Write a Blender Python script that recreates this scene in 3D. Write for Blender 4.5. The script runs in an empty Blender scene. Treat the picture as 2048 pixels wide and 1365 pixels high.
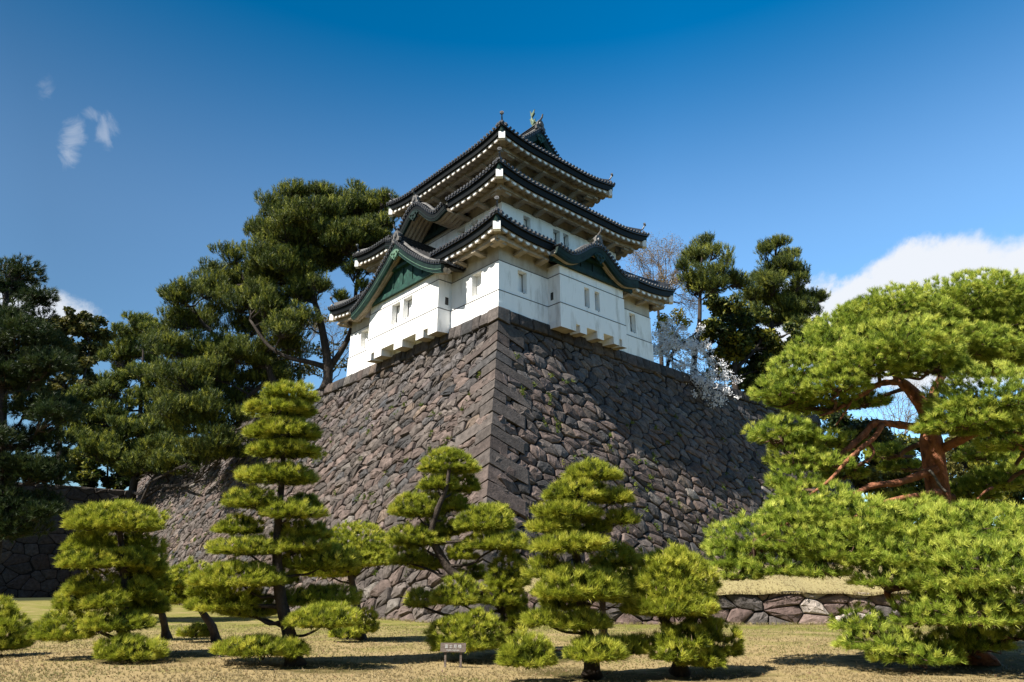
import bpy, bmesh, math, random
import numpy as np
from mathutils import Vector, Matrix

# ------------------------------------------------------------------ camera, sky, sun, exposure
sc = bpy.context.scene
COL = sc.collection
FPX, CX, CY, HORIZON, EYE = 1380.0, 1024.0, 682.5, 1165.0, 1.5
PITCH = math.atan((HORIZON - CY) / FPX)
cam_d = bpy.data.cameras.new('camera')
cam_d.sensor_width = 36.0
cam_d.lens = 36.0 * FPX / 2048.0
cam_d.clip_start, cam_d.clip_end = 0.1, 5000
cam = bpy.data.objects.new('camera', cam_d)
cam.location = (0, 0, EYE)
cam.rotation_euler = (math.pi / 2 + PITCH, 0, 0)
COL.objects.link(cam)
sc.camera = cam

SUN_AZ, SUN_EL = math.radians(-124.5), math.radians(50)
SUN = Vector((math.sin(SUN_AZ) * math.cos(SUN_EL), math.cos(SUN_AZ) * math.cos(SUN_EL), math.sin(SUN_EL)))
sd = bpy.data.lights.new('sun', 'SUN')
sd.energy = 5.0
sd.angle = math.radians(0.5)
sd.color = (1.0, 0.94, 0.84)
so = bpy.data.objects.new('sun', sd)
so.rotation_euler = SUN.to_track_quat('Z', 'Y').to_euler()
so.location = (-20, -20, 40)
COL.objects.link(so)

SKY_STRENGTH = 0.08
w = bpy.data.worlds.new('World')
sc.world = w
w.use_nodes = True
nt = w.node_tree
nt.nodes.clear()
N = nt.nodes.new
L = nt.links.new


def build_world():
    out = N('ShaderNodeOutputWorld')
    bg = N('ShaderNodeBackground')
    sky = N('ShaderNodeTexSky')
    sky.sky_type = 'NISHITA'
    sky.sun_disc = False
    sky.sun_elevation = SUN_EL
    sky.sun_rotation = SUN_AZ
    sky.air_density = 1.0
    sky.dust_density = 0.5
    sky.ozone_density = 1.0
    hs = N('ShaderNodeHueSaturation')
    hs.inputs['Saturation'].default_value = 1.07
    hs.inputs['Value'].default_value = 1.0
    # polarising filter: cooler, deeper blue
    pf = N('ShaderNodeMix'); pf.data_type = 'RGBA'; pf.blend_type = 'MULTIPLY'; pf.inputs['Factor'].default_value = 1
    L(sky.outputs[0], pf.inputs[6]); pf.inputs[7].default_value = (0.78, 1.0, 1.14, 1)
    # the filter bites harder higher up, away from the pale horizon
    sz = N('ShaderNodeSeparateXYZ'); tz = N('ShaderNodeTexCoord'); L(tz.outputs['Generated'], sz.inputs[0])
    mz = N('ShaderNodeMapRange'); mz.inputs['From Min'].default_value = 0.42; mz.inputs['From Max'].default_value = 0.74
    mz.interpolation_type = 'SMOOTHSTEP'
    L(sz.outputs[2], mz.inputs['Value'])
    pz = N('ShaderNodeMix'); pz.data_type = 'RGBA'; pz.inputs[6].default_value = (1.25, 1.22, 1.14, 1); pz.inputs[7].default_value = (0.12, 0.64, 0.80, 1)
    L(mz.outputs[0], pz.inputs['Factor'])
    pq = N('ShaderNodeMix'); pq.data_type = 'RGBA'; pq.blend_type = 'MULTIPLY'; pq.inputs['Factor'].default_value = 1
    L(pf.outputs[2], pq.inputs[6]); L(pz.outputs[2], pq.inputs[7])
    # and a little harder towards the left, at right angles to the sun
    mx_ = N('ShaderNodeMapRange'); mx_.inputs['From Min'].default_value = -0.55; mx_.inputs['From Max'].default_value = 0.2
    mx_.inputs['To Min'].default_value = 0.52; mx_.inputs['To Max'].default_value = 1.08
    L(sz.outputs[0], mx_.inputs['Value'])
    px = N('ShaderNodeMix'); px.data_type = 'RGBA'; px.blend_type = 'MULTIPLY'; px.inputs['Factor'].default_value = 1
    L(pq.outputs[2], px.inputs[6]); L(mx_.outputs[0], px.inputs[7])
    # no filtering near the sun, where the sky is not polarised
    dt = N('ShaderNodeVectorMath'); dt.operation = 'DOT_PRODUCT'; dt.inputs[1].default_value = tuple(SUN)
    L(tz.outputs['Generated'], dt.inputs[0])
    mk = N('ShaderNodeMapRange'); mk.interpolation_type = 'SMOOTHSTEP'
    mk.inputs['From Min'].default_value = 0.52; mk.inputs['From Max'].default_value = 0.70
    L(dt.outputs['Value'], mk.inputs['Value'])
    nat = N('ShaderNodeMix'); nat.data_type = 'RGBA'; nat.blend_type = 'MULTIPLY'; nat.inputs['Factor'].default_value = 1
    L(sky.outputs[0], nat.inputs[6]); nat.inputs[7].default_value = (0.40, 0.42, 0.46, 1)
    pm = N('ShaderNodeMix'); pm.data_type = 'RGBA'
    L(mk.outputs[0], pm.inputs['Factor']); L(px.outputs[2], pm.inputs[6]); L(nat.outputs[2], pm.inputs[7])
    L(pm.outputs[2], hs.inputs['Color'])
    # clouds: noise over the sky direction, limited to a few real cloud banks
    tc = N('ShaderNodeTexCoord')
    cur = hs.outputs[0]

    def bank(cur, u, v, ru, rv, scale, lo, hi, amount, seed, col, dist=0.9):
        d = ray(u, v)
        d = d / np.linalg.norm(d)
        az, el = math.atan2(d[0], d[1]), math.asin(d[2])
        sx = N('ShaderNodeSeparateXYZ')
        L(tc.outputs['Generated'], sx.inputs[0])
        a = N('ShaderNodeMath'); a.operation = 'ARCTAN2'
        L(sx.outputs[0], a.inputs[0]); L(sx.outputs[1], a.inputs[1])
        e = N('ShaderNodeMath'); e.operation = 'ARCSINE'
        L(sx.outputs[2], e.inputs[0])
        nz = N('ShaderNodeTexNoise')
        nz.inputs['Scale'].default_value = scale
        nz.inputs['Detail'].default_value = 12
        nz.inputs['Roughness'].default_value = 0.62
        nz.inputs['Distortion'].default_value = dist
        mp = N('ShaderNodeMapping')
        mp.inputs['Location'].default_value = (seed, seed * 0.7, 0)
        L(tc.outputs['Generated'], mp.inputs[0]); L(mp.outputs[0], nz.inputs['Vector'])

        def lin(src, c, r):
            m = N('ShaderNodeMath'); m.operation = 'SUBTRACT'; L(src, m.inputs[0]); m.inputs[1].default_value = c
            m2 = N('ShaderNodeMath'); m2.operation = 'DIVIDE'; L(m.outputs[0], m2.inputs[0]); m2.inputs[1].default_value = r
            m3 = N('ShaderNodeMath'); m3.operation = 'POWER'; 
            ab = N('ShaderNodeMath'); ab.operation = 'ABSOLUTE'; L(m2.outputs[0], ab.inputs[0])
            L(ab.outputs[0], m3.inputs[0]); m3.inputs[1].default_value = 2
            return m3.outputs[0]
        q = N('ShaderNodeMath'); q.operation = 'ADD'
        L(lin(a.outputs[0], az, ru), q.inputs[0]); L(lin(e.outputs[0], el, rv), q.inputs[1])
        # density = noise + (0.5 - 0.5*q)
        k = N('ShaderNodeMath'); k.operation = 'MULTIPLY_ADD'
        L(q.outputs[0], k.inputs[0]); k.inputs[1].default_value = -0.35
        L(nz.outputs[0], k.inputs[2])
        rmp = N('ShaderNodeMapRange'); rmp.interpolation_type = 'SMOOTHSTEP'
        rmp.inputs['From Min'].default_value = lo; rmp.inputs['From Max'].default_value = hi
        rmp.inputs['To Min'].default_value = 0; rmp.inputs['To Max'].default_value = amount
        L(k.outputs[0], rmp.inputs['Value'])
        mx = N('ShaderNodeMix'); mx.data_type = 'RGBA'
        L(rmp.outputs[0], mx.inputs['Factor']); L(cur, mx.inputs[6]); mx.inputs[7].default_value = (*col, 1)
        return mx.outputs[2]
    c = 0.39 / SKY_STRENGTH
    white = (c * 0.98, c * 1.0, c * 1.04)
    cur = bank(cur, 1985, 622, 0.285, 0.092, 5.5, 0.12, 0.27, 0.93, 3.1, white, 0.25)
    cur = bank(cur, 143, 290, 0.020, 0.040, 26, 0.26, 0.66, 0.34, 7.7, white)
    cur = bank(cur, 186, 230, 0.022, 0.012, 26, 0.26, 0.66, 0.30, 1.9, white)
    cur = bank(cur, 216, 264, 0.022, 0.030, 30, 0.28, 0.68, 0.30, 4.4, white)
    cur = bank(cur, 90, 180, 0.018, 0.030, 22, 0.30, 0.75, 0.22, 5.2, white)
    cur = bank(cur, 90, 618, 0.075, 0.032, 12, 0.16, 0.42, 0.8, 9.4, white, 0.25)
    L(cur, bg.inputs[0])
    bg.inputs[1].default_value = SKY_STRENGTH
    L(bg.outputs[0], out.inputs[0])


def ray(u, v):
    x, z = (u - CX) / FPX, -(v - CY) / FPX
    c, s = math.cos(PITCH), math.sin(PITCH)
    return np.array([x, c - z * s, s + z * c])


def at_d(u, v, d):
    """World point seen at photo pixel (u, v), d metres in front of the camera along the ground."""
    r = ray(u, v)
    return np.array([0, 0, EYE]) + r * d / r[1]


def at_z(u, v, z):
    r = ray(u, v)
    return np.array([0, 0, EYE]) + r * (z - EYE) / r[2]


build_world()
vs = sc.view_settings
vs.view_transform = 'Standard'
vs.look = 'None'
vs.exposure = 1.26
vs.gamma = 1.0
sc.cycles.max_bounces = 6
sc.cycles.transparent_max_bounces = 4
sc.cycles.sample_clamp_indirect = 2.0
sc.cycles.use_adaptive_sampling = False
try:
    sc.cycles.use_denoising = True
    sc.cycles.denoiser = 'OPENIMAGEDENOISE'
    sc.cycles.denoising_input_passes = 'RGB_ALBEDO_NORMAL'
    sc.cycles.denoising_prefilter = 'NONE'
except Exception:
    pass

# ------------------------------------------------------------------ materials


def new_mat(name):
    m = bpy.data.materials.new(name)
    m.use_nodes = True
    t = m.node_tree
    t.nodes.clear()
    return m, t


def mat_noise(name, c1, c2, scale=3.0, rough=0.85, bump=0.0, bscale=20.0, c3=None, detail=6, attr=None, spec=0.3, stretch=None):
    """Principled surface of two (three) colours mixed by object-space noise."""
    m, t = new_mat(name)
    n, l = t.nodes.new, t.links.new
    out = n('ShaderNodeOutputMaterial'); p = n('ShaderNodeBsdfPrincipled')
    l(p.outputs[0], out.inputs[0])
    p.inputs['Roughness'].default_value = rough
    p.inputs['Specular IOR Level'].default_value = spec
    tc = n('ShaderNodeTexCoord')
    vec = tc.outputs['Object']
    if stretch:
        mp = n('ShaderNodeMapping'); mp.inputs['Scale'].default_value = stretch
        l(vec, mp.inputs[0]); vec = mp.outputs[0]
    nz = n('ShaderNodeTexNoise'); nz.inputs['Scale'].default_value = scale; nz.inputs['Detail'].default_value = detail
    nz.inputs['Roughness'].default_value = 0.65
    l(vec, nz.inputs['Vector'])
    rp = n('ShaderNodeValToRGB')
    rp.color_ramp.elements[0].position = 0.33; rp.color_ramp.elements[0].color = (*c1, 1)
    rp.color_ramp.elements[1].position = 0.68; rp.color_ramp.elements[1].color = (*c2, 1)
    if c3:
        e = rp.color_ramp.elements.new(0.5); e.color = (*c3, 1)
    l(nz.outputs[0], rp.inputs[0])
    col = rp.outputs[0]
    if attr:
        a = n('ShaderNodeAttribute'); a.attribute_name = attr
        mx = n('ShaderNodeMix'); mx.data_type = 'RGBA'; mx.blend_type = 'MULTIPLY'
        mx.inputs['Factor'].default_value = 1
        l(col, mx.inputs[6]); l(a.outputs['Color'], mx.inputs[7]); col = mx.outputs[2]
    l(col, p.inputs['Base Color'])
    if bump:
        b = n('ShaderNodeBump'); b.inputs['Strength'].default_value = bump; b.inputs['Distance'].default_value = 0.06
        n2 = n('ShaderNodeTexNoise'); n2.inputs['Scale'].default_value = bscale; n2.inputs['Detail'].default_value = 8
        n2.inputs['Roughness'].default_value = 0.7
        l(tc.outputs['Object'], n2.inputs['Vector']); l(n2.outputs[0], b.inputs['Height']); l(b.outputs[0], p.inputs['Normal'])
    return m


def mat_leaf(name, dark, mid, light, tan=(0.42, 0.30, 0.14), trans=0.3):
    """Leaf or needle: colour by the per-point 'tint' (0 dark - 0.9 light, above 0.95 dry shoot)."""
    m, t = new_mat(name)
    n, l = t.nodes.new, t.links.new
    out = n('ShaderNodeOutputMaterial')
    a = n('ShaderNodeAttribute'); a.attribute_name = 'tint'
    rp = n('ShaderNodeValToRGB')
    el = rp.color_ramp.elements
    el[0].position = 0.0; el[0].color = (*dark, 1)
    el[1].position = 0.45; el[1].color = (*mid, 1)
    e = el.new(0.9); e.color = (*light, 1)
    e = el.new(0.96); e.color = (*tan, 1)
    l(a.outputs['Fac'], rp.inputs[0])
    d = n('ShaderNodeBsdfPrincipled'); d.inputs['Roughness'].default_value = 0.55
    d.inputs['Specular IOR Level'].default_value = 0.25
    l(rp.outputs[0], d.inputs['Base Color'])
    tr = n('ShaderNodeBsdfTranslucent'); l(rp.outputs[0], tr.inputs[0])
    mx = n('ShaderNodeMixShader'); mx.inputs[0].default_value = trans
    l(d.outputs[0], mx.inputs[1]); l(tr.outputs[0], mx.inputs[2]); l(mx.outputs[0], out.inputs[0])
    return m


M = {}
M['plaster'] = mat_noise('white_plaster', (0.5520, 0.5382, 0.5060), (0.7636, 0.7590, 0.7452), 1.6, 0.9, 0.08, 30, stretch=(1, 1, 0.22), c3=(0.79, 0.785, 0.765))
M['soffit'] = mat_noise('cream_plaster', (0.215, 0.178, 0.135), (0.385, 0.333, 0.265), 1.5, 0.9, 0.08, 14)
M['mottled'] = mat_noise('tan_plaster', (0.3060, 0.2677, 0.2167), (0.5270, 0.4972, 0.4420), 0.9, 0.9, 0.05, 30, stretch=(1, 1, 0.5))  # darker tan plaster for the wall strip above the upper flashing
M['tile'] = mat_noise('roof_tile', (0.0091, 0.0094, 0.0104), (0.0325, 0.0331, 0.0351), 2.5, 0.4, 0.15, 30, spec=0.5)
M['tilecap'] = mat_noise('tile_rim', (0.0358, 0.0364, 0.0390), (0.0975, 0.0994, 0.1027), 4, 0.5, spec=0.5)
M['ash'] = mat_noise('weathered_tile', (0.0420, 0.0402, 0.0384), (0.1560, 0.1500, 0.1440), 3, 0.7, 0.15, 25)
M['fascia'] = mat_noise('black_fascia', (0.0024, 0.0036, 0.0044), (0.0064, 0.0088, 0.0096), 2, 0.6, 0.05, 20, spec=0.15)
M['copper'] = mat_noise('green_copper', (0.0042, 0.024, 0.018), (0.02, 0.078, 0.056), 3.0, 0.6, 0.1, 20, c3=(0.0078, 0.042, 0.031))
M['copperdark'] = mat_noise('dark_copper', (0.005, 0.012, 0.012), (0.014, 0.034, 0.029), 2.2, 0.6, 0.1, 20, spec=0.15)
M['copperlight'] = mat_noise('pale_copper', (0.0390, 0.1040, 0.0715), (0.1170, 0.1950, 0.1300), 4.0, 0.6, 0.1, 20)
M['copperpale'] = mat_noise('verdigris', (0.04, 0.07, 0.045), (0.14, 0.19, 0.11), 5.0, 0.6, 0.1, 20)
M['shadowgap'] = mat_noise('dark_flashing', (0.03, 0.028, 0.025), (0.06, 0.055, 0.05), 5, 0.8)
M['stone'] = mat_noise('wall_stone', (0.34, 0.325, 0.312), (0.86, 0.825, 0.795), 3.4, 0.9, 0.9, 10, attr='tone', c3=(0.58, 0.555, 0.535))
M['mortar'] = mat_noise('gap_soil', (0.0036, 0.0030, 0.0030), (0.0120, 0.0102, 0.0084), 4, 0.95, 0.4, 10)
M['bark'] = mat_noise('pine_bark', (0.0270, 0.0204, 0.0162), (0.0780, 0.0600, 0.0480), 9, 0.95, 0.9, 16, stretch=(1, 1, 0.4))
M['barkdark'] = mat_noise('dark_bark', (0.0175, 0.0140, 0.0119), (0.0525, 0.0420, 0.0350), 7, 0.95, 0.6, 10, stretch=(1, 1, 0.4))
M['barkred'] = mat_noise('red_bark', (0.085, 0.04, 0.026), (0.42, 0.19, 0.105), 8, 0.95, 1.0, 12, c3=(0.29, 0.115, 0.06), stretch=(1, 1, 0.45))
M['barkgrey'] = mat_noise('grey_bark', (0.0840, 0.0720, 0.0600), (0.1800, 0.1620, 0.1380), 8, 0.9, 0.5, 20)
M['barkbrown'] = mat_noise('brown_bark', (0.0900, 0.0600, 0.0390), (0.1920, 0.1410, 0.0900), 8, 0.9)
M['signwood'] = mat_noise('sign_wood', (0.0780, 0.0600, 0.0510), (0.1620, 0.1320, 0.1140), 14, 0.85, 0.3, 40, stretch=(0.3, 1, 3))
M['signpaint'] = mat_noise('sign_paint', (0.4320, 0.4320, 0.4200), (0.4800, 0.4800, 0.4680), 8, 0.7)
M['needle'] = mat_leaf('pine_needle', (0.022, 0.046, 0.006), (0.28, 0.325, 0.026), (0.58, 0.56, 0.085), tan=(0.3720, 0.2880, 0.1560), trans=0.33)
M['needlefresh'] = mat_leaf('fresh_needle', (0.022, 0.052, 0.007), (0.245, 0.335, 0.034), (0.57, 0.60, 0.11), trans=0.33)
M['needleshade'] = mat_leaf('shaded_needle', (0.0084, 0.0210, 0.0070), (0.0280, 0.0490, 0.0126), (0.0700, 0.0875, 0.0196), trans=0.25)  # green darkened to paint in the shade on the left-edge pine
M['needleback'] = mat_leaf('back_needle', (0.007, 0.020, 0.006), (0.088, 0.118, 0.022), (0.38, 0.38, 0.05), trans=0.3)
M['leafolive'] = mat_leaf('olive_leaf', (0.0180, 0.0270, 0.0072), (0.0720, 0.0720, 0.0150), (0.1500, 0.1260, 0.0270))
M['leafdark'] = mat_leaf('dark_leaf', (0.0065, 0.0156, 0.0039), (0.0325, 0.0520, 0.0091), (0.2210, 0.2080, 0.0195))
M['leafyellow'] = mat_leaf('yellow_leaf', (0.1750, 0.1540, 0.0140), (0.3150, 0.2520, 0.0140), (0.4550, 0.3640, 0.0280))
M['blossom'] = mat_leaf('blossom', (0.5700, 0.5700, 0.5890), (0.7410, 0.7315, 0.7410), (0.8170, 0.8075, 0.8170), trans=0.4)
M['bud'] = mat_leaf('bud', (0.1200, 0.0780, 0.0360), (0.2040, 0.1440, 0.0600), (0.2760, 0.2160, 0.0900))
M['weed'] = mat_leaf('weed', (0.0300, 0.0600, 0.0090), (0.0960, 0.1440, 0.0180), (0.2040, 0.2160, 0.0360))
M['grass'] = mat_leaf('grass_blade', (0.17, 0.18, 0.05), (0.25, 0.20, 0.095), (0.34, 0.27, 0.15), tan=(0.3025, 0.2365, 0.1375))
M['dryleaf'] = mat_leaf('dry_leaf', (0.0840, 0.0420, 0.0240), (0.1800, 0.1020, 0.0600), (0.2880, 0.1920, 0.1200))


def mat_lawn():
    m, t = new_mat('lawn')
    n, l = t.nodes.new, t.links.new
    out = n('ShaderNodeOutputMaterial'); p = n('ShaderNodeBsdfPrincipled'); l(p.outputs[0], out.inputs[0])
    p.inputs['Roughness'].default_value = 0.95; p.inputs['Specular IOR Level'].default_value = 0.1
    tc = n('ShaderNodeTexCoord')

    def nz(scale, detail=6):
        x = n('ShaderNodeTexNoise'); x.inputs['Scale'].default_value = scale; x.inputs['Detail'].default_value = detail
        x.inputs['Roughness'].default_value = 0.7
        l(tc.outputs['Object'], x.inputs['Vector']); return x.outputs[0]

    def ramp(src, a, b, ca, cb):
        r = n('ShaderNodeValToRGB'); r.color_ramp.elements[0].position = a; r.color_ramp.elements[0].color = (*ca, 1)
        r.color_ramp.elements[1].position = b; r.color_ramp.elements[1].color = (*cb, 1); l(src, r.inputs[0]); return r.outputs[0]
    dry = ramp(nz(22), 0.3, 0.7, (0.20, 0.145, 0.062), (0.35, 0.27, 0.142))
    green = ramp(nz(30), 0.3, 0.7, (0.07, 0.085, 0.012), (0.20, 0.19, 0.045))
    # greener towards the foot of the walls (y > 20 m), patchy elsewhere
    sx = n('ShaderNodeSeparateXYZ'); l(tc.outputs['Object'], sx.inputs[0])
    mr = n('ShaderNodeMapRange'); mr.inputs['From Min'].default_value = 15; mr.inputs['From Max'].default_value = 27
    mr.inputs['To Min'].default_value = -0.08; mr.inputs['To Max'].default_value = 0.15
    l(sx.outputs[1], mr.inputs['Value'])
    ad = n('ShaderNodeMath'); ad.operation = 'ADD'; l(nz(0.55, 8), ad.inputs[0]); l(mr.outputs[0], ad.inputs[1])
    f = ramp(ad.outputs[0], 0.45, 0.72, (0, 0, 0), (1, 1, 1))
    mx = n('ShaderNodeMix'); mx.data_type = 'RGBA'; l(f, mx.inputs['Factor']); l(dry, mx.inputs[6]); l(green, mx.inputs[7])
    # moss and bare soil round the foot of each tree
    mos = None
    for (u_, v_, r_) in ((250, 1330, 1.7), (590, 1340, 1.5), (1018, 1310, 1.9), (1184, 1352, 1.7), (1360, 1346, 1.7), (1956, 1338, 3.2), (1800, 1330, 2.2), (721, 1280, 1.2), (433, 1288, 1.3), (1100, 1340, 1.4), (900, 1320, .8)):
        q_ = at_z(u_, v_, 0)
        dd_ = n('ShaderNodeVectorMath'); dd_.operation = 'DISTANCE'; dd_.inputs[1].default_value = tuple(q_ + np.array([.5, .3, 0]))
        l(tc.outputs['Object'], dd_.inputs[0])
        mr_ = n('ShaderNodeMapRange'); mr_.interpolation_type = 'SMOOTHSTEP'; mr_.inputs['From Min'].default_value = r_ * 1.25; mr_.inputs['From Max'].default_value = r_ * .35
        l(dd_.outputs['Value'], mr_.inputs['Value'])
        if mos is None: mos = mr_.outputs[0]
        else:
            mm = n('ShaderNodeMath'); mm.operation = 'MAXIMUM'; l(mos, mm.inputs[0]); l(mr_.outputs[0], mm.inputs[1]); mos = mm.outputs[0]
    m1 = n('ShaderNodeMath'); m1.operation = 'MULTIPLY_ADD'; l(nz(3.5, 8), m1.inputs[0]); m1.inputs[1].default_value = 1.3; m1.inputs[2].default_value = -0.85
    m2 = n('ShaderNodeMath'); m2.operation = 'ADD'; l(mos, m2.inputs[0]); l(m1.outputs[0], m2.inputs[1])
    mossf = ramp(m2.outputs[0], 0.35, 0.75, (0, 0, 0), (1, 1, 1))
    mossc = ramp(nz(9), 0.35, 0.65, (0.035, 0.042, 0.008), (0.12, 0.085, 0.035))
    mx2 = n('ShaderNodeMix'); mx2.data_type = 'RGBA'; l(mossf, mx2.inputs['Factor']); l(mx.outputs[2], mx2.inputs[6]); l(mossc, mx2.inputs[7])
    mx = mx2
    # ground past the lawn and behind the viewer, painted dark to cut bounce light
    ln_ = n('ShaderNodeVectorMath'); ln_.operation = 'DISTANCE'; ln_.inputs[1].default_value = (0, 45, 0)
    l(tc.outputs['Object'], ln_.inputs[0])
    fr = n('ShaderNodeMapRange'); fr.inputs['From Min'].default_value = 42; fr.inputs['From Max'].default_value = 48
    l(ln_.outputs['Value'], fr.inputs['Value'])
    my = n('ShaderNodeMix'); my.data_type = 'RGBA'; l(fr.outputs[0], my.inputs['Factor']); l(mx.outputs[2], my.inputs[6]); my.inputs[7].default_value = (0.025, 0.03, 0.013, 1)
    sd_ = n('ShaderNodeMath'); sd_.operation = 'LESS_THAN'; l(sx.outputs[1], sd_.inputs[0]); sd_.inputs[1].default_value = 4.0
    mw = n('ShaderNodeMix'); mw.data_type = 'RGBA'; l(sd_.outputs[0], mw.inputs['Factor']); l(my.outputs[2], mw.inputs[6]); mw.inputs[7].default_value = (0.025, 0.03, 0.013, 1)
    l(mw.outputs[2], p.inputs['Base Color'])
    b = n('ShaderNodeBump'); b.inputs['Strength'].default_value = 0.8; b.inputs['Distance'].default_value = 0.05
    l(nz(25, 8), b.inputs['Height']); l(b.outputs[0], p.inputs['Normal'])
    return m


M['lawn'] = mat_lawn()
M['bank'] = mat_noise('dry_bank', (0.1872, 0.1456, 0.0624), (0.3224, 0.2600, 0.1404), 18, 0.95, 0.8, 25, c3=(0.2496, 0.2132, 0.0936))
M['twig'] = mat_noise('dark_twig', (0.05, 0.03, 0.022), (0.14, 0.08, 0.055), 8, 0.95)
M['copperdim'] = mat_noise('dim_copper', (0.003, 0.013, 0.011), (0.010, 0.034, 0.026), 3, 0.6, spec=0.2)

# ------------------------------------------------------------------ helpers


def link(o, parent=None):
    COL.objects.link(o)
    if parent is not None:
        o.parent = parent
    return o


def tag(o, label=None, cat=None, group=None, kind=None):
    if label: o['label'] = label
    if cat: o['category'] = cat
    if group: o['group'] = group
    if kind: o['kind'] = kind
    return o


def empty(name, loc, rz=0.0):
    o = bpy.data.objects.new(name, None)
    o.location = loc
    o.rotation_euler = (0, 0, rz)
    o.empty_display_size = 0.3
    return link(o)


class MB:
    """Collects shapes; build() links them as one mesh object."""

    def __init__(s):
        s.v, s.f, s.m, s.tone = [], [], [], []

    def add(s, vs_, fs, mi=0, tone=None):
        b = len(s.v)
        s.v.extend([tuple(map(float, p)) for p in vs_])
        s.f.extend([tuple(b + i for i in f) for f in fs])
        s.m.extend([mi] * len(fs))
        if tone is not None:
            s.tone.extend([tone] * len(vs_))
        elif s.tone:
            s.tone.extend([(1, 1, 1)] * len(vs_))

    def hexa(s, p, mi=0):
        s.add(p, [(0, 3, 2, 1), (4, 5, 6, 7), (0, 1, 5, 4), (1, 2, 6, 5), (2, 3, 7, 6), (3, 0, 4, 7)], mi)

    def box(s, x0, x1, y0, y1, z0, z1, mi=0, T=None):
        p = [(x0, y0, z0), (x1, y0, z0), (x1, y1, z0), (x0, y1, z0), (x0, y0, z1), (x1, y0, z1), (x1, y1, z1), (x0, y1, z1)]
        if T: p = [T(*q) for q in p]
        s.hexa(p, mi)

    def tube(s, path, rad, n=8, mi=0, cap=True):
        path = [np.asarray(p, float) for p in path]
        if not hasattr(rad, '__len__'): rad = [rad] * len(path)
        rings = []
        ref = None
        for i, p in enumerate(path):
            a = path[max(0, i - 1)]; b = path[min(len(path) - 1, i + 1)]
            d = b - a; d = d / (np.linalg.norm(d) + 1e-9)
            if ref is None:
                ref = np.array([0, 0, 1.0]) if abs(d[2]) < 0.8 else np.array([1.0, 0, 0])
            u = ref - d * (ref @ d); u = u / (np.linalg.norm(u) + 1e-9); w_ = np.cross(d, u); ref = u
            rings.append([p + rad[i] * (math.cos(2 * math.pi * k / n) * u + math.sin(2 * math.pi * k / n) * w_) for k in range(n)])
        vs_ = [q for r in rings for q in r]
        fs = [(i * n + k, i * n + (k + 1) % n, (i + 1) * n + (k + 1) % n, (i + 1) * n + k) for i in range(len(path) - 1) for k in range(n)]
        if cap:
            fs.append(tuple(range(n - 1, -1, -1))); fs.append(tuple((len(path) - 1) * n + k for k in range(n)))
        s.add(vs_, fs, mi)

    def grid(s, rows, mi=0, close=False):
        nr, nc = len(rows), len(rows[0])
        vs_ = [p for r in rows for p in r]
        fs = [(i * nc + j, i * nc + j + 1, (i + 1) * nc + j + 1, (i + 1) * nc + j) for i in range(nr - 1) for j in range(nc - 1)]
        s.add(vs_, fs, mi)

    def sweep(s, sections, mi=0):
        """closed cross-sections (each a list of points) joined in order, capped."""
        n = len(sections[0])
        vs_ = [p for r in sections for p in r]
        fs = [(i * n + k, i * n + (k + 1) % n, (i + 1) * n + (k + 1) % n, (i + 1) * n + k) for i in range(len(sections) - 1) for k in range(n)]
        fs.append(tuple(range(n - 1, -1, -1))); fs.append(tuple((len(sections) - 1) * n + k for k in range(n)))
        s.add(vs_, fs, mi)

    def build(s, name, mats, parent=None, smooth=False):
        if not s.f: return None
        me = bpy.data.meshes.new(name)
        me.from_pydata(s.v, [], s.f)
        if not isinstance(mats, (list, tuple)): mats = [mats]
        for m in mats: me.materials.append(m)
        if len(mats) > 1: me.polygons.foreach_set('material_index', s.m)
        if smooth: me.polygons.foreach_set('use_smooth', [True] * len(s.f))
        if s.tone:
            a = me.attributes.new('tone', 'FLOAT_COLOR', 'POINT')
            arr = np.ones((len(s.v), 4), np.float32); arr[:, :3] = np.array(s.tone)
            a.data.foreach_set('color', arr.ravel())
        me.update()
        return link(bpy.data.objects.new(name, me), parent)


def tri_mesh(name, co, tint, mat, parent=None, nv=3):
    """Many loose leaves: co (n*nv, 3) with one tint per leaf."""
    n = len(co) // nv
    me = bpy.data.meshes.new(name)
    me.vertices.add(n * nv)
    me.vertices.foreach_set('co', np.asarray(co, np.float32).ravel())
    me.loops.add(n * nv)
    me.loops.foreach_set('vertex_index', np.arange(n * nv, dtype=np.int32))
    me.polygons.add(n)
    me.polygons.foreach_set('loop_start', np.arange(0, n * nv, nv, dtype=np.int32))
    me.update(calc_edges=True)
    a = me.attributes.new('tint', 'FLOAT', 'POINT')
    a.data.foreach_set('value', np.repeat(np.asarray(tint, np.float32), nv))
    me.materials.append(mat)
    return link(bpy.data.objects.new(name, me), parent)


def unit(a):
    return a / (np.linalg.norm(a, axis=-1, keepdims=True) + 1e-9)


def needles(P, D, tint, rng, n, length, width, spread=0.75, axis=0.0, droop=0.0, jit=0.0):
    """n needles per tuft at P along D; returns triangle vertices and tints."""
    k = len(P)
    P = np.repeat(P, n, 0); Dr = np.repeat(D, n, 0); t = np.repeat(tint, n)
    d = unit(Dr + spread * unit(rng.normal(size=P.shape)))
    d[:, 2] -= droop; d = unit(d)
    if axis: P = P + Dr * (rng.random((k * n, 1)) * axis)
    if jit: P = P + rng.normal(size=P.shape) * jit
    side = unit(np.cross(d, unit(rng.normal(size=P.shape)))) * (width * 0.5)
    ln = length * (0.7 + 0.5 * rng.random((k * n, 1)))
    co = np.stack([P - side, P + side, P + d * ln], 1).reshape(-1, 3)
    return co, np.clip(t + rng.normal(size=k * n) * 0.09, 0, 0.9)


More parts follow.
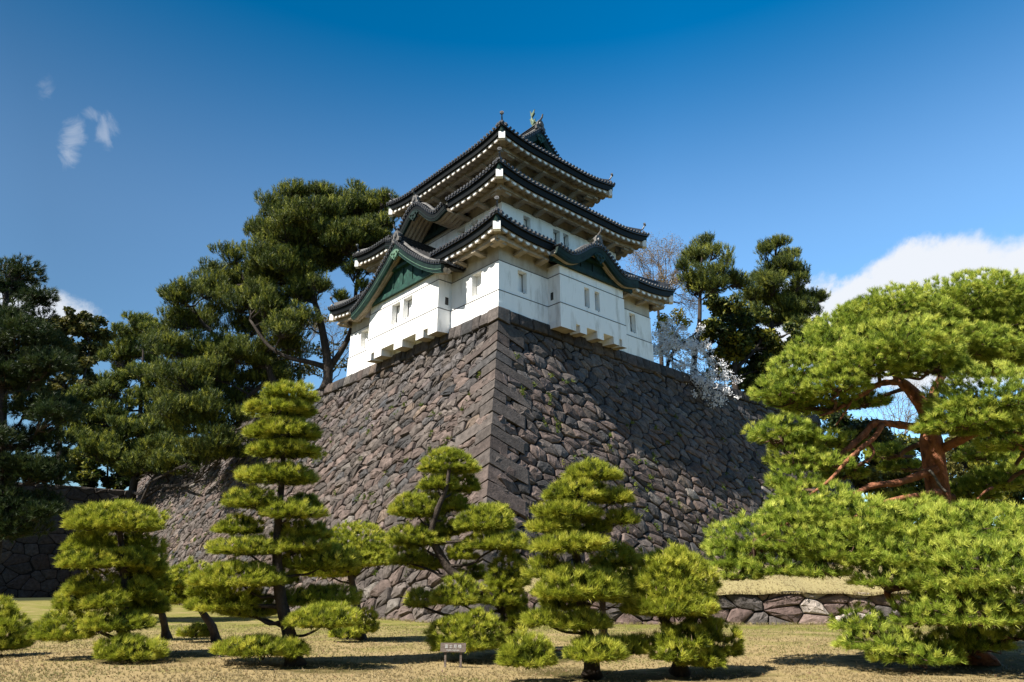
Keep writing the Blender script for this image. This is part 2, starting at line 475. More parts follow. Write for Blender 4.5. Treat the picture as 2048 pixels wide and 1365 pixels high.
def leaves(P, tint, rng, size, up=0.3):
    """one four-sided leaf per point."""
    k = len(P)
    nrm = unit(rng.normal(size=P.shape) + np.array([0, 0, up]))
    u = unit(np.cross(nrm, unit(rng.normal(size=P.shape)))); v = np.cross(nrm, u)
    s_ = size * (0.6 + 0.8 * rng.random((k, 1)))
    co = np.stack([P - u * s_, P + v * s_ * 0.5, P + u * s_, P - v * s_ * 0.5], 1).reshape(-1, 3)
    return co, np.clip(tint + rng.normal(size=k) * 0.12, 0, 0.9)


def pad_tufts(c, rx, ry, rz, dens, rng, flat=0.35, lumps=7, inner=0.5, upness=0.7):
    """tuft positions and directions over a cushion of foliage: rounded above, flat below."""
    area = 2.6 * (rx * ry + 0.7 * rz * (rx + ry))
    n = max(10, int(dens * area))
    v = unit(rng.normal(size=(n, 3)))
    v[:, 2] = np.where(v[:, 2] < 0, v[:, 2] * flat, v[:, 2])
    lump = unit(rng.normal(size=(lumps, 3)) + np.array([0, 0, 0.5]))
    g = (np.exp(-(1 - unit(v) @ lump.T) / 0.09)).max(1)
    r = 0.80 + 0.24 * g + rng.normal(size=n) * 0.04
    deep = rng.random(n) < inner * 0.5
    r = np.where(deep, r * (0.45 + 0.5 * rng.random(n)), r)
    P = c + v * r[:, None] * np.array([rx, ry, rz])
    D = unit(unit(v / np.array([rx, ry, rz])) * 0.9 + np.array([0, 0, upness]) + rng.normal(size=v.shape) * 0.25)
    # tint paints lit lumps, with shade between them and inside the pad
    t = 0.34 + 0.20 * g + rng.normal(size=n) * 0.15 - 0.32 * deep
    return P, D, np.clip(t, 0.02, 0.88)


def bez(a, b, sag, rng, n=6, wob=0.05):
    a, b = np.asarray(a, float), np.asarray(b, float)
    ln = np.linalg.norm(b - a)
    pts = []
    for i in range(n + 1):
        t = i / n
        p = a * (1 - t) + b * t
        p = p + np.array([0, 0, -sag * 4 * t * (1 - t)])
        if 0 < i < n: p = p + rng.normal(size=3) * wob * ln
        pts.append(p)
    return pts


# ------------------------------------------------------------------ the frame of the keep: x along the right face, y along the left face
AZ = math.radians(48.3)
C0 = at_d(997, 617, 35.0)
DR = np.array([math.sin(AZ), math.cos(AZ), 0.0])
DL = np.array([-math.cos(AZ), math.sin(AZ), 0.0])


def glob(x, y, z):
    return C0 + x * DR + y * DL + np.array([0, 0, z])


WALL_H = float(C0[2])


def batter(d):
    """how far the stone face has come out at depth d below its top"""
    return np.interp(d, [0, 1.2, 2.4, 4.7, 7.5, 10, 13, 16.5], [0, 0.22, 0.58, 1.5, 2.62, 3.62, 4.75, 5.95])


# ------------------------------------------------------------------ ground and terrain
RZ = math.atan2(DR[1], DR[0])
rng = np.random.default_rng(11)


def ground_z(x, y):
    return 0.10 * math.sin(x * 0.35 + 1.0) * math.sin(y * 0.3) * max(0.0, min(1.0, (30 - abs(y)) / 12)) if y > 0 else 0.0


def build_ground():
    xs = sorted(set([-3000, -1200, -500, -200, -110] + list(np.linspace(-60, 40, 101)) + [60, 110, 200, 500, 1200, 3000]))
    ys = sorted(set([-3000, -1000, -300, -80, -30, 0] + list(np.linspace(5, 60, 56)) + [80, 110, 160, 300, 800, 3000]))
    b = MB()
    b.grid([[(x, y, ground_z(x, y)) for x in xs] for y in ys])
    o = b.build('ground', M['lawn'], smooth=True)
    o['kind'] = 'structure'
    # the filled ground behind the stone walls
    b = MB()
    p = [(0.5, 0.5), (36.6, 0.5), (36.6, 64.0), (0.5, 64.0)]
    q = [glob(x, y, -0.45) for x, y in p]
    b.add(q, [(0, 1, 2, 3)])
    q = [at_d(-700, 900, 60) * 0 + np.array(p_) for p_ in ((-170.0, 40.0, 11.3), (-46.5, 87.5, 11.3), (-60.0, 200.0, 11.3), (-260.0, 160.0, 11.3))]
    b.add(q, [(0, 1, 2, 3)])
    o = b.build('terrain', M['bank'])
    o['kind'] = 'structure'


build_ground()

# ------------------------------------------------------------------ stonework


def clip_poly(poly, nx, ny, c):
    """keep the part where nx*x + ny*y <= c"""
    out = []
    m = len(poly)
    for i in range(m):
        a, b = poly[i], poly[(i + 1) % m]
        da, db = nx * a[0] + ny * a[1] - c, nx * b[0] + ny * b[1] - c
        if da <= 0: out.append(a)
        if (da < 0 < db) or (db < 0 < da):
            t = da / (da - db)
            out.append((a[0] + (b[0] - a[0]) * t, a[1] + (b[1] - a[1]) * t))
    return out


def voronoi(s0, s1, w0, w1, cw, ch, ang, rng, jitter=0.42):
    """irregular cells about cw x ch, long axis turned by ang, covering the rectangle"""
    ca, sa = math.cos(ang), math.sin(ang)
    to = lambda s, w_: ((ca * s + sa * w_) / cw, (-sa * s + ca * w_) / ch)
    fr = lambda p, q: (ca * p * cw - sa * q * ch, sa * p * cw + ca * q * ch)
    cs = [to(s, w_) for s in (s0, s1) for w_ in (w0, w1)]
    p0, p1 = math.floor(min(c[0] for c in cs)) - 1, math.ceil(max(c[0] for c in cs)) + 1
    q0, q1 = math.floor(min(c[1] for c in cs)) - 1, math.ceil(max(c[1] for c in cs)) + 1
    seeds = {}
    for i in range(p0, p1 + 1):
        for j in range(q0, q1 + 1):
            l_ = [(i + 0.5 * (j % 2) + rng.uniform(-jitter, jitter), j + rng.uniform(-jitter, jitter))]
            if rng.random() < 0.14:
                l_.append((i + 0.5 * (j % 2) + rng.uniform(0.3, 0.7), j + rng.uniform(-0.5, 0.5)))
            seeds[i, j] = l_
    cells = []
    for (i, j), l_ in seeds.items():
        for k, (x, y) in enumerate(l_):
            fx, fy = fr(x, y)
            if not (s0 - cw < fx < s1 + cw and w0 - ch < fy < w1 + ch): continue
            poly = [(x - 1.6, y - 1.6), (x + 1.6, y - 1.6), (x + 1.6, y + 1.6), (x - 1.6, y + 1.6)]
            for di in (-2, -1, 0, 1, 2):
                for dj in (-2, -1, 0, 1, 2):
                    for k2, (x2, y2) in enumerate(seeds.get((i + di, j + dj), ())):
                        if di == 0 and dj == 0 and k2 == k: continue
                        nx, ny = x2 - x, y2 - y
                        if nx * nx + ny * ny > 9: continue
                        poly = clip_poly(poly, nx, ny, nx * (x + x2) / 2 + ny * (y + y2) / 2)
                        if len(poly) < 3: break
            poly = [fr(*p) for p in poly]
            for nx, ny, c in ((-1, 0, -s0), (1, 0, s1), (0, -1, -w0), (0, 1, w1)):
                if len(poly) >= 3: poly = clip_poly(poly, nx, ny, c)
            if len(poly) >= 3: cells.append(poly)
    return cells


def poly_area(p):
    return 0.5 * abs(sum(p[i][0] * p[(i + 1) % len(p)][1] - p[(i + 1) % len(p)][0] * p[i][1] for i in range(len(p))))


def stone(b, poly, place, rng, tone, gap=0.04, deep=0.3, tilt=0.12, off=0.05, rough=0.02, cut=1, edge=0.085):
    """one stone: a cushion over the polygon, with its own tilt, set back from its neighbours by a joint"""
    ar = poly_area(poly)
    if ar < 0.02: return
    cx = sum(p[0] for p in poly) / len(poly); cy = sum(p[1] for p in poly) / len(poly)
    size = math.sqrt(ar)
    for _ in range(cut):  # knock the corners off
        q = []
        m = len(poly)
        for i in range(m):
            a, c = poly[i], poly[(i + 1) % m]
            q.append((a[0] * 0.90 + c[0] * 0.10, a[1] * 0.90 + c[1] * 0.10))
            q.append((a[0] * 0.10 + c[0] * 0.90, a[1] * 0.10 + c[1] * 0.90))
        poly = q
    n = len(poly)
    g = min(gap * rng.uniform(0.5, 1.8), size * 0.12)
    tx, ty = rng.normal() * tilt, rng.normal() * tilt
    o0 = rng.uniform(-off, off)

    def ring(shrink, scale, d, rg):
        r = []
        for (x, y) in poly:
            dx, dy = x - cx, y - cy
            l_ = math.hypot(dx, dy) + 1e-6
            f = max(0.1, (l_ * scale - shrink) / l_)
            X, Y = cx + dx * f + rng.normal() * rg, cy + dy * f + rng.normal() * rg
            r.append(place(X, Y, d + (tx * dx + ty * dy) * f + rng.normal() * rg))
        return r
    r0 = [place(cx + (x - cx) * 0.97, cy + (y - cy) * 0.97, -deep) for x, y in poly]
    r1 = ring(g, 1.0, -edge * min(1, size) + o0, rough * 0.5)
    r2 = ring(g + 0.035, 0.97, -0.015 + o0, rough)
    r3 = ring(g, 0.55, 0.035 * size + o0, rough * 1.3)
    c = place(cx + rng.normal() * 0.03, cy + rng.normal() * 0.03, 0.05 * size + o0 + rng.normal() * rough)
    vs_ = r0 + r1 + r2 + r3 + [c]
    fs = []
    for k in range(3):
        for i in range(n):
            j = (i + 1) % n
            fs.append((k * n + i, k * n + j, (k + 1) * n + j, (k + 1) * n + i))
    for i in range(n):
        fs.append((3 * n + i, 3 * n + (i + 1) % n, 4 * n))
    b.add(vs_, fs, 0, tone)


def stone_tone(rng, warm=0.5, light=1.0):
    k = rng.random()
    v = rng.uniform(0.58, 1.2) * light
    if k < 0.12: c = (0.088, 0.087, 0.090)
    elif k < 0.12 + 0.6 * warm: c = (0.166, 0.130, 0.117)
    elif k < 0.94: c = (0.140, 0.122, 0.113)
    elif k < 0.975: c = (0.19, 0.15, 0.12)
    else: c = (0.205, 0.19, 0.175)
    return tuple(x * v for x in c)


def face_map(side):
    """(distance along the wall from the corner line at the top, depth, out) -> keep frame"""
    def f(s, d, o):
        e = 0.05
        sl = (batter(d + e) - batter(max(0, d - e))) / (e + min(e, d) + 1e-9)
        n = math.sqrt(1 + sl * sl)
        out = batter(d) + o / n
        z = -d + o * sl / n - 0.02 * min(max(s, 0), 16) * max(0, 1 - d / 8)
        return (s, -out, z) if side == 'R' else (-out, s, z)
    return f


def build_rampart():
    rng = np.random.default_rng(5)
    base = empty('stone_rampart', tuple(glob(0, 0, -WALL_H)), RZ)
    tag(base, 'tall battered castle wall of dark irregular stones with a sharp corner beneath the white keep', 'stone wall')
    up = lambda p: (p[0], p[1], p[2] + WALL_H)
    DEPTH = WALL_H + 0.3
    quoin = []
    d = 0.0
    k = 0
    while d < DEPTH:
        h = rng.uniform(0.55, 0.78)
        quoin.append((d, min(d + h, DEPTH), k % 2)); d += h; k += 1
    for side, length, ang, warm, nm in (('R', 37.0, -0.30, 0.85, 'right'), ('L', 66.0, -0.36, 0.6, 'left')):
        F = face_map(side)
        P = lambda s, d, o: up(F(s, d, o))
        b = MB()
        cells = voronoi(-7, length, 0.75, DEPTH, 0.98 if side == 'R' else 0.92, 0.60 if side == 'R' else 0.55, -ang, rng, 0.36)
        for c in cells:
            cx = sum(p[0] for p in c) / len(c); cy = sum(p[1] for p in c) / len(c)
            lo = -batter(cy)
            if cx < lo + 0.28: continue
            # upper courses near the keep are greyer and bluer
            wm = warm * min(1.0, max(0.1, cy / 6))
            t = stone_tone(rng, wm, 1.12 if side == 'R' else 1.18)
            if cy < 5 and rng.random() < 0.4: t = (t[0] * 0.86, t[1] * 0.93, t[2] * 1.02)
            c = [(max(p[0], -batter(p[1]) + 0.1), p[1]) for p in c]
            stone(b, c, P, rng, t, tilt=0.085 if side == 'R' else 0.09, off=0.045 if side == 'R' else 0.05, rough=0.014 if side == 'R' else 0.02, edge=0.065 if side == 'R' else 0.085)
        # squared coping course along the top
        s = 0.62
        while s < length:
            wd = rng.uniform(0.55, 1.15)
            h = rng.uniform(0.7, 0.85)
            t = stone_tone(rng, 0.1, 0.75 if side == 'R' else 1.0); t = (t[0] * 0.8, t[1] * 0.82, t[2] * 0.85)
            P2 = lambda s_, d_, o_: P(s_, d_, o_ + 0.14)
            stone(b, [(s, -0.03), (s + wd, -0.03), (s + wd, h), (s, h)], P2, rng, t, gap=0.006, tilt=0.03, off=0.02, rough=0.006, cut=0)
            s += wd
        b.build('stone_facing', M['stone'], base)
        # packed soil and rubble seen in the joints
        b = MB()
        ss = [-7] + list(np.linspace(0, length, 24)); dd = list(np.linspace(0.02, DEPTH, 30))
        b.grid([[P(max(s, -batter(d_) + 0.16), d_, -0.17) for s in ss] for d_ in dd])
        b.build('joint_packing', M['mortar'], base)
    # the corner: long and short dressed blocks, laid across the slope of the corner line
    b = MB()
    for (d0, d1, par) in quoin:
        lr, ll = (rng.uniform(1.7, 2.4), rng.uniform(0.7, 1.0)) if par else (rng.uniform(0.7, 1.0), rng.uniform(1.7, 2.4))
        if d0 == 0: lr = ll = 0.85
        t = stone_tone(rng, 0.35, 0.9); t = tuple(x * 0.9 + 0.012 for x in t)
        g = 0.012
        o = 0.05 + rng.uniform(-0.02, 0.03) if d0 > 0 else 0.19
        if d0 == 0: d0 = -0.05
        tl = 0.40 if d0 > 1.0 else 0.25 * max(d0, 0)
        tl2 = 0.40 if d1 > 1.0 else 0.25 * d1

        def R(sx, d_, o_):
            bt = batter(d_)
            return up((-bt - o_ + sx, -bt - o_, -d_))

        def Lf(sy, d_, o_):
            bt = batter(d_)
            return up((-bt - o_, -bt - o_ + sy, -d_))

        def ringq(frac, o_, gg):
            pr = []
            top = lambda s_: d0 + gg + tl * s_
            bot = lambda s_: d1 - gg + tl2 * s_
            e = 1 - frac
            # outline seen on the two faces: L end bottom, L end top, corner top, R end top, R end bottom, corner bottom
            def pl(s_, d_):
                bt = batter(d_); return up((-bt - o_, -batter(max(0, d_ - tl * s_)) - o_ + s_, -d_))
            def pr_(s_, d_):
                bt = batter(d_); return up((-batter(max(0, d_ - tl * s_)) - o_ + s_, -bt - o_, -d_))
            mid = lambda s_: [top(s_), bot(s_)]
            out = []
            for s_ in (ll * frac, ll * 0.5 * frac, 0.0):
                out.append((pl(s_, top(s_)), pl(s_, bot(s_))))
            for s_ in (lr * 0.5 * frac, lr * frac):
                out.append((pr_(s_, top(s_)), pr_(s_, bot(s_))))
            return out
        outer = ringq(0.97, o, g + 0.035)
        mid = ringq(1.0, o - 0.05, g)
        inner = ringq(1.0, -0.25, g)
        pts = []
        nn = 5
        for col in (outer, mid, inner):
            for a, c in col: pts += [a, c]
        idx = lambda r, i, k_: r * nn * 2 + i * 2 + k_
        fs = []
        for i in range(nn - 1):
            fs.append((idx(0, i, 0), idx(0, i + 1, 0), idx(0, i + 1, 1), idx(0, i, 1)))
            for r in (0, 1):
                for k_ in (0, 1):
                    fs.append((idx(r, i, k_), idx(r, i + 1, k_), idx(r + 1, i + 1, k_), idx(r + 1, i, k_)))
        for r in (0, 1):
            for i in (0, nn - 1):
                fs.append((idx(r, i, 0), idx(r, i, 1), idx(r + 1, i, 1), idx(r + 1, i, 0)))
        pts = [tuple(np.array(p) + rng.normal(size=3) * 0.012) for p in pts]
        b.add(pts, fs, 0, t)
    b.build('corner_stones', M['stone'], base)
    return base


rampart = build_rampart()


def frontal_wall(name, label, A, B_, h, cw, ch, lean, top_lift, tone_f, seed, back, jit=0.42, group=None, rough=0.02):
    """a free-standing run of stone facing from A to B (ground points), leaning back by lean per metre"""
    rng = np.random.default_rng(seed)
    A = np.array(A, float); B_ = np.array(B_, float)
    ln = np.linalg.norm(B_ - A); ax = (B_ - A) / ln
    nrm = np.array([ax[1], -ax[0], 0.0])
    root = empty(name, tuple(A), 0)
    tag(root, label, 'stone wall', group)

    def P(s, d, o):
        z = h - d
        p = ax * s + nrm * (o - lean * z) + np.array([0, 0, z])
        return tuple(p)
    b = MB()
    for c in voronoi(0, ln, 0.0, h + 0.2, cw, ch, 0.05, rng, jit):
        stone(b, c, P, rng, tone_f(rng), gap=0.022, tilt=0.07, off=0.05, rough=rough)
    b.build('stone_facing', M['stone'], root)
    b = MB()
    b.grid([[P(s, d, -0.14) for s in np.linspace(0, ln, 12)] for d in (0.03, h * 0.5, h + 0.2)])
    b.grid([[P(s, 0.03, o) for s in np.linspace(0, ln, 12)] for o in (-0.14, -back)])
    b.build('joint_packing', M['mortar'], root)
    return root


def pale_tone(rng):
    k = rng.random()
    v = rng.uniform(1.1, 1.6)
    c = (0.17, 0.125, 0.115) if k < 0.55 else (0.11, 0.10, 0.097) if k < 0.80 else (0.40, 0.36, 0.33) if k < 0.90 else (0.25, 0.19, 0.17)
    return tuple(x * v for x in c)


# low retaining wall in front of the right face, with a dry grass bank above it
LOW_Y = 28.0
frontal_wall('retaining_wall', 'low wall of big irregular pinkish and white-stained boulders below the dry grass bank', (0.6, LOW_Y, 0), (30, LOW_Y + 0.4, 0), 1.12, 1.05, 0.55, 0.08, 0, pale_tone, 21, 0.6, 0.50, rough=0.014)


def build_bank():
    b = MB()
    rows = []
    for t, z in ((0.0, 1.10), (0.06, 1.24), (0.25, 1.55), (0.55, 1.95), (0.8, 2.12), (1.0, 2.2), (2.6, 2.25)):
        row = []
        for x in np.linspace(0.4, 30, 60):
            y0 = LOW_Y + 0.12; 
            y = y0 + t * 4.6
            row.append((x, y, z + 0.06 * math.sin(x * 1.3 + t * 5) + 0.04 * math.sin(x * 3.1)))
        rows.append(row)
    b.grid(rows)
    o = b.build('grass_bank', M['bank'], smooth=True)
    o['kind'] = 'structure'


build_bank()

# the shaded wall that runs off to the left beyond the far end of the rampart
A = glob(-0.2, 63.5, 0); A[2] = 0
B2 = A - DR * 75
SHADE_H = 11.6
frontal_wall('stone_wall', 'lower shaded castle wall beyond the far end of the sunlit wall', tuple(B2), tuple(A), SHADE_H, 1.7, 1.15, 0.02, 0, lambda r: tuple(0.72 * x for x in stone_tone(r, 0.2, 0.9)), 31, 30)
# ------------------------------------------------------------------ the keep
WX, WY = 13.6, 16.5


def sides(rect):
    """the four sides of a rectangle: (name, length, map(s, out, z) -> keep frame)"""
    x0, x1, y0, y1 = rect
    return {
        'R': (x1 - x0, lambda s, o, z: (x0 + s, y0 - o, z)),
        'L': (y1 - y0, lambda s, o, z: (x0 - o, y0 + s, z)),
        'B': (x1 - x0, lambda s, o, z: (x0 + s, y1 + o, z)),
        'X': (y1 - y0, lambda s, o, z: (x1 + o, y0 + s, z)),
    }


def holed(b, T, s0, s1, z0, z1, o, holes, rec=0.36, mi=0):
    """a wall face with real rectangular openings and their reveals"""
    ss = sorted(set([s0, s1] + [h[0] for h in holes] + [h[1] for h in holes]))
    zs = sorted(set([z0, z1] + [h[2] for h in holes] + [h[3] for h in holes]))
    for i in range(len(ss) - 1):
        for j in range(len(zs) - 1):
            cs, cz = (ss[i] + ss[i + 1]) / 2, (zs[j] + zs[j + 1]) / 2
            if any(h[0] < cs < h[1] and h[2] < cz < h[3] for h in holes): continue
            b.add([T(ss[i], o, zs[j]), T(ss[i + 1], o, zs[j]), T(ss[i + 1], o, zs[j + 1]), T(ss[i], o, zs[j + 1])], [(0, 1, 2, 3)], mi)
    for a, c, lo, hi in holes:
        q = [(a, lo), (c, lo), (c, hi), (a, hi)]
        for k in range(4):
            (sa, za), (sb, zb) = q[k], q[(k + 1) % 4]
            b.add([T(sa, o, za), T(sb, o, zb), T(sb, o - rec, zb), T(sa, o - rec, za)], [(0, 1, 2, 3)], mi)


def window(parent, T, a, c, lo, hi, o, rec=0.36, flip=False):
    """a deep plastered window: a shutter leaf that leaves a dark slot at one side"""
    b = MB()
    m = c - (c - a) * 0.10 if not flip else a + (c - a) * 0.10
    b.box(a - 0.02, c + 0.02, o - rec - 0.25, o - rec - 0.2, lo - 0.02, hi + 0.02, T=lambda x, y, z: T(x, y, z))
    wnd = b.build('window', M['shadowgap'], parent)
    b = MB()
    if not flip: b.box(a + 0.005, a + (c - a) * 0.62, o - rec - 0.06, o - rec, lo + 0.01, hi - 0.01, T=T)
    else: b.box(a + (c - a) * 0.38, c - 0.005, o - rec - 0.06, o - rec, lo + 0.01, hi - 0.01, T=T)
    b.build('shutter', M['plaster'], wnd)
    b = MB()
    if not flip: b.box(a + (c - a) * 0.66, c - 0.005, o - rec - 0.12, o - rec - 0.06, lo + 0.01, hi - 0.01, T=T)
    else: b.box(a + 0.005, a + (c - a) * 0.34, o - rec - 0.12, o - rec - 0.06, lo + 0.01, hi - 0.01, T=T)
    b.build('shutter', M['plaster'], wnd)
    # water drip hole with its little spout
    b = MB()
    sx = a + (c - a) * 0.64 if not flip else a + (c - a) * 0.36
    b.tube([T(sx, o - rec + 0.02, lo + 0.02), T(sx, o + 0.05, lo - 0.03)], 0.022, 6)
    b.build('drain_spout', M['fascia'], wnd)
    return wnd


def eave_z(ze, lift, s, ln):
    d = min(s, ln - s)
    return ze + lift * max(0.0, 1 - d / 3.4) ** 2.0


def roof_tier(keep, er, ir, wr, ze, zt, lift, gaps, name='roof', backs=True):
    """a tiled hipped tier: er eave rectangle, ir upper rectangle, wr the wall rectangle underneath"""
    dx, dy = ir[0] - er[0], ir[2] - er[2]
    S = sides(er)
    b = MB()
    beams, runs = [], []
    ov = wr[0] - er[0]
    for nm, (ln, T) in S.items():
        run = {'R': ir[2] - er[2], 'L': ir[0] - er[0], 'B': er[3] - ir[3], 'X': er[1] - ir[1]}[nm]
        e0 = {'R': ir[0] - er[0], 'L': ir[2] - er[2], 'B': ir[0] - er[0], 'X': ir[2] - er[2]}[nm]
        e1 = {'R': er[1] - ir[1], 'L': er[3] - ir[3], 'B': er[1] - ir[1], 'X': er[3] - ir[3]}[nm]
        gs = gaps.get(nm, [])

        def zz(s, t):
            v = t / run
            return eave_z(ze, lift, min(max(s, 0), ln), ln) + (zt - ze) * (0.78 * v + 0.22 * v * v) - lift * max(0, 1 - min(s, ln - s) / 3.4) ** 2 * (1 - (1 - v) ** 1.5)
        cuts = [0, 1] + [g / ln for gg in gs for g in gg[:2]]
        aa = sorted(set(list(np.linspace(0, 1, 34)) + cuts))
        for i in range(len(aa) - 1):
            am = (aa[i] + aa[i + 1]) / 2
            ing = [g for g in gs if g[0] / ln <= am <= g[1] / ln]
            v0 = ing[0][2] / run if ing else 0.0
            vv = np.linspace(v0, 1, 8)
            rows = []
            for a in (aa[i], aa[i + 1]):
                row = []
                for v in vv:
                    s = a * ln * (1 - v) + (e0 + a * (ln - e0 - e1)) * v
                    row.append(T(s, -v * run, zz(s, v * run)))
                rows.append(row)
            b.grid(rows)
            b.grid([[(p[0], p[1], p[2] - 0.14) for p in r] for r in rows])
        # round cover tiles
        k = int(ln / 0.31)
        for i in range(k + 1):
            s = (ln - k * 0.31) / 2 + i * 0.31
            ing = [g for g in gs if g[0] - 0.05 <= s <= g[1] + 0.05]
            t1 = min(run, run * s / max(e0, 0.01), run * (ln - s) / max(e1, 0.01)) - 0.05
            t0 = ing[0][2] if ing else -0.09
            if t1 - t0 < 0.15:
                t1 = t0 + 0.3
            path = [T(s, -t, zz(s, max(t, 0)) + 0.045) for t in np.linspace(t0, t1, 5)]
            b.tube(path, 0.082, 7, 0)
            if not ing:
                z = zz(s, 0) + 0.055
                b.tube([T(s, 0.085, z), T(s, 0.125, z)], 0.098, 10, 1)
                b.tube([T(s, 0.122, z), T(s, 0.135, z)], 0.06, 8, 0)
        # flat tile lip, fascia, rafters
        segs = []
        lo = 0.0
        for g in sorted(gs): segs.append((lo, g[0])); lo = g[1]
        segs.append((lo, ln))
        for (sa, sb) in segs:
            if sb - sa < 0.2: continue
            fas, raf, ends = MB(), MB(), MB()
            runs.append((fas, raf, ends))
            xs = np.linspace(sa, sb, max(3, int((sb - sa) / 0.35)))
            sec = [[T(s, o, zz(s, 0) + dz) for o, dz in ((0.06, -0.015), (0.06, -0.11), (-0.3, -0.11), (-0.3, -0.01))] for s in xs]
            b.sweep(sec, 0)
            c0 = 0.10 if sa == 0 else 0; c1 = 0.10 if sb == ln else 0
            xs2 = np.linspace(sa + c0, sb - c1, len(xs))
            sec = [[T(s, o, zz(s, 0) + dz) for o, dz in ((-0.05, -0.10), (-0.10, -0.48), (-0.22, -0.48), (-0.22, -0.10))] for s in xs2]
            fas.sweep(sec, 0)
            # rafters: rounded plaster ribs, touching one another
            m = max(1, int(round((sb - sa) / 0.56)))
            stp = (sb - sa) / m
            depth = ov + 0.15
            for i in range(m):
                s = sa + (i + 0.5) * stp
                if min(s, ln - s) < 0.42: continue
                dc = min(s, ln - s)
                dpt = min(depth, max(0.35, dc + 0.1)) if (sa == 0 and s < depth) or (sb == ln and ln - s < depth) else depth
                rr = stp * 0.5
                secs = []
                for o, zo in ((-0.24, 0.0), (-dpt, 0.24 * (dpt - 0.24))):
                    zc = zz(s, 0) - 0.52 + zo
                    pts = [T(s + rr * math.cos(q), o, zc - 0.25 * math.sin(q)) for q in np.linspace(0, math.pi, 7)]
                    pts += [T(s - rr, o, zc + 0.10), T(s + rr, o, zc + 0.10)]
                    secs.append(pts)
                raf.sweep(secs, 0)
                # white rafter end
                zc = zz(s, 0) - 0.52
                pts = [T(s + rr * 0.62 * math.cos(q), -0.215, zc - 0.04 - 0.16 * math.sin(q)) for q in np.linspace(0, math.pi, 7)]
                ends.add(pts + [T(s, -0.215, zc - 0.03)], [(0, 1, 2, 3, 4, 5, 6, 7)], 0)
            # beam under the rafters, on stubby brackets from the wall
            wa, wb = max(sa, ov * 0.45), min(sb, ln - ov * 0.45)
            if wb - wa > 0.6:
                oo = -ov * 0.52
                sgz = 0.24 * (-oo - 0.24)
                bm = MB()
                xs3 = np.linspace(wa, wb, 9)
                flat = lambda s: zz(s, 0) * 0.4 + ze * 0.6
                bm.sweep([[T(s, oo + 0.13, flat(s) - 0.70 + sgz), T(s, oo + 0.13, flat(s) - 0.99 + sgz), T(s, oo - 0.13, flat(s) - 0.99 + sgz), T(s, oo - 0.13, flat(s) - 0.70 + sgz)] for s in xs3])
                beams.append(('eave_beam', bm))
                nb = max(1, int(round((wb - wa) / 1.9)))
                for i in range(nb + 1):
                    s = wa + 0.25 + (wb - wa - 0.5) * i / nb
                    br = MB()
                    z = flat(s) - 0.993 + sgz
                    br.hexa([T(s - 0.17, oo + 0.24, z - 0.12), T(s + 0.17, oo + 0.24, z - 0.12), T(s + 0.17, -ov, z - 0.20), T(s - 0.17, -ov, z - 0.20),
                             T(s - 0.17, oo + 0.24, z), T(s + 0.17, oo + 0.24, z), T(s + 0.17, -ov, z), T(s - 0.17, -ov, z)])
                    beams.append(('eave_bracket', br))
    roof = b.build(name, [M['tile'], M['tilecap']], keep)
    for fas, raf, ends in runs:
        fas.build('eave_fascia', M['fascia'], roof)
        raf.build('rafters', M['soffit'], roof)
        ends.build('rafter_ends', M['plaster'], roof)
    for n_, m_ in beams: m_.build(n_, M['soffit'], roof)
    # hips: ridge of stacked tiles, hip rafter with a white end, ornament at the tip
    cs = [((er[0], er[2]), (ir[0], ir[2]), (-1, -1)), ((er[1], er[2]), (ir[1], ir[2]), (1, -1)), ((er[0], er[3]), (ir[0], ir[3]), (-1, 1)), ((er[1], er[3]), (ir[1], ir[3]), (1, 1))]
    for (ex, ey), (ix, iy), (sx, sy) in cs:
        E3, I3 = np.array([ex, ey, 0.0]), np.array([ix, iy, 0.0])
        hd = unit(E3 - I3)
        sd_ = np.array([-hd[1], hd[0], 0.0])
        b = MB()
        secs = []
        for v in np.linspace(0.10, 1, 9):
            p = E3 + (I3 - E3) * v
            zc = ze + lift * (1 - v) ** 1.5 + (zt - ze) * (0.78 * v + 0.22 * v * v) + 0.10 * max(0, 0.35 - v)
            p[2] = zc
            secs.append([p + sd_ * 0.16 + (0, 0, -0.02), p + sd_ * 0.13 + (0, 0, 0.30), p + (0, 0, 0.38), p - sd_ * 0.13 + (0, 0, 0.30), p - sd_ * 0.16 + (0, 0, -0.02)])
        b.sweep(secs, 0)
        rd = b.build('hip_ridge', M['tile'], roof)
        # ornament: demon tile plate, two discs and an upturned horn
        b = MB()
        tip = E3 + (I3 - E3) * 0.075; tip[2] = ze + lift + 0.12
        for dz, r in ((0.10, 0.15),):
            b.tube([tip + hd * 0.02 + (0, 0, dz), tip + hd * 0.12 + (0, 0, dz)], r, 12, 1)
            b.tube([tip + hd * 0.115 + (0, 0, dz), tip + hd * 0.135 + (0, 0, dz)], r * 0.62, 10, 0)
            b.tube([tip + hd * 0.13 + (0, 0, dz), tip + hd * 0.145 + (0, 0, dz)], r * 0.28, 8, 1)
        for k in (-1, 1):
            b.tube([tip + sd_ * 0.24 * k + (0, 0, -0.04), tip + sd_ * 0.24 * k + hd * 0.14 + (0, 0, -0.04)], 0.10, 9, 1)
            b.tube([tip + sd_ * 0.24 * k + hd * 0.135 + (0, 0, -0.04), tip + sd_ * 0.24 * k + hd * 0.155 + (0, 0, -0.04)], 0.06, 8, 0)
        horn = [tip - hd * 0.25 + (0, 0, 0.22), tip + (0, 0, 0.34), tip + hd * 0.13 + (0, 0, 0.52), tip + hd * 0.2 + (0, 0, 0.74)]
        b.tube(horn, [0.065, 0.055, 0.045, 0.04], 8, 0)
        hp = horn[-1]
        dd = unit(hd * 0.9 + np.array([0, 0, 0.25]))
        b.tube([hp - dd * 0.06, hp + dd * 0.06], 0.13, 12, 1)
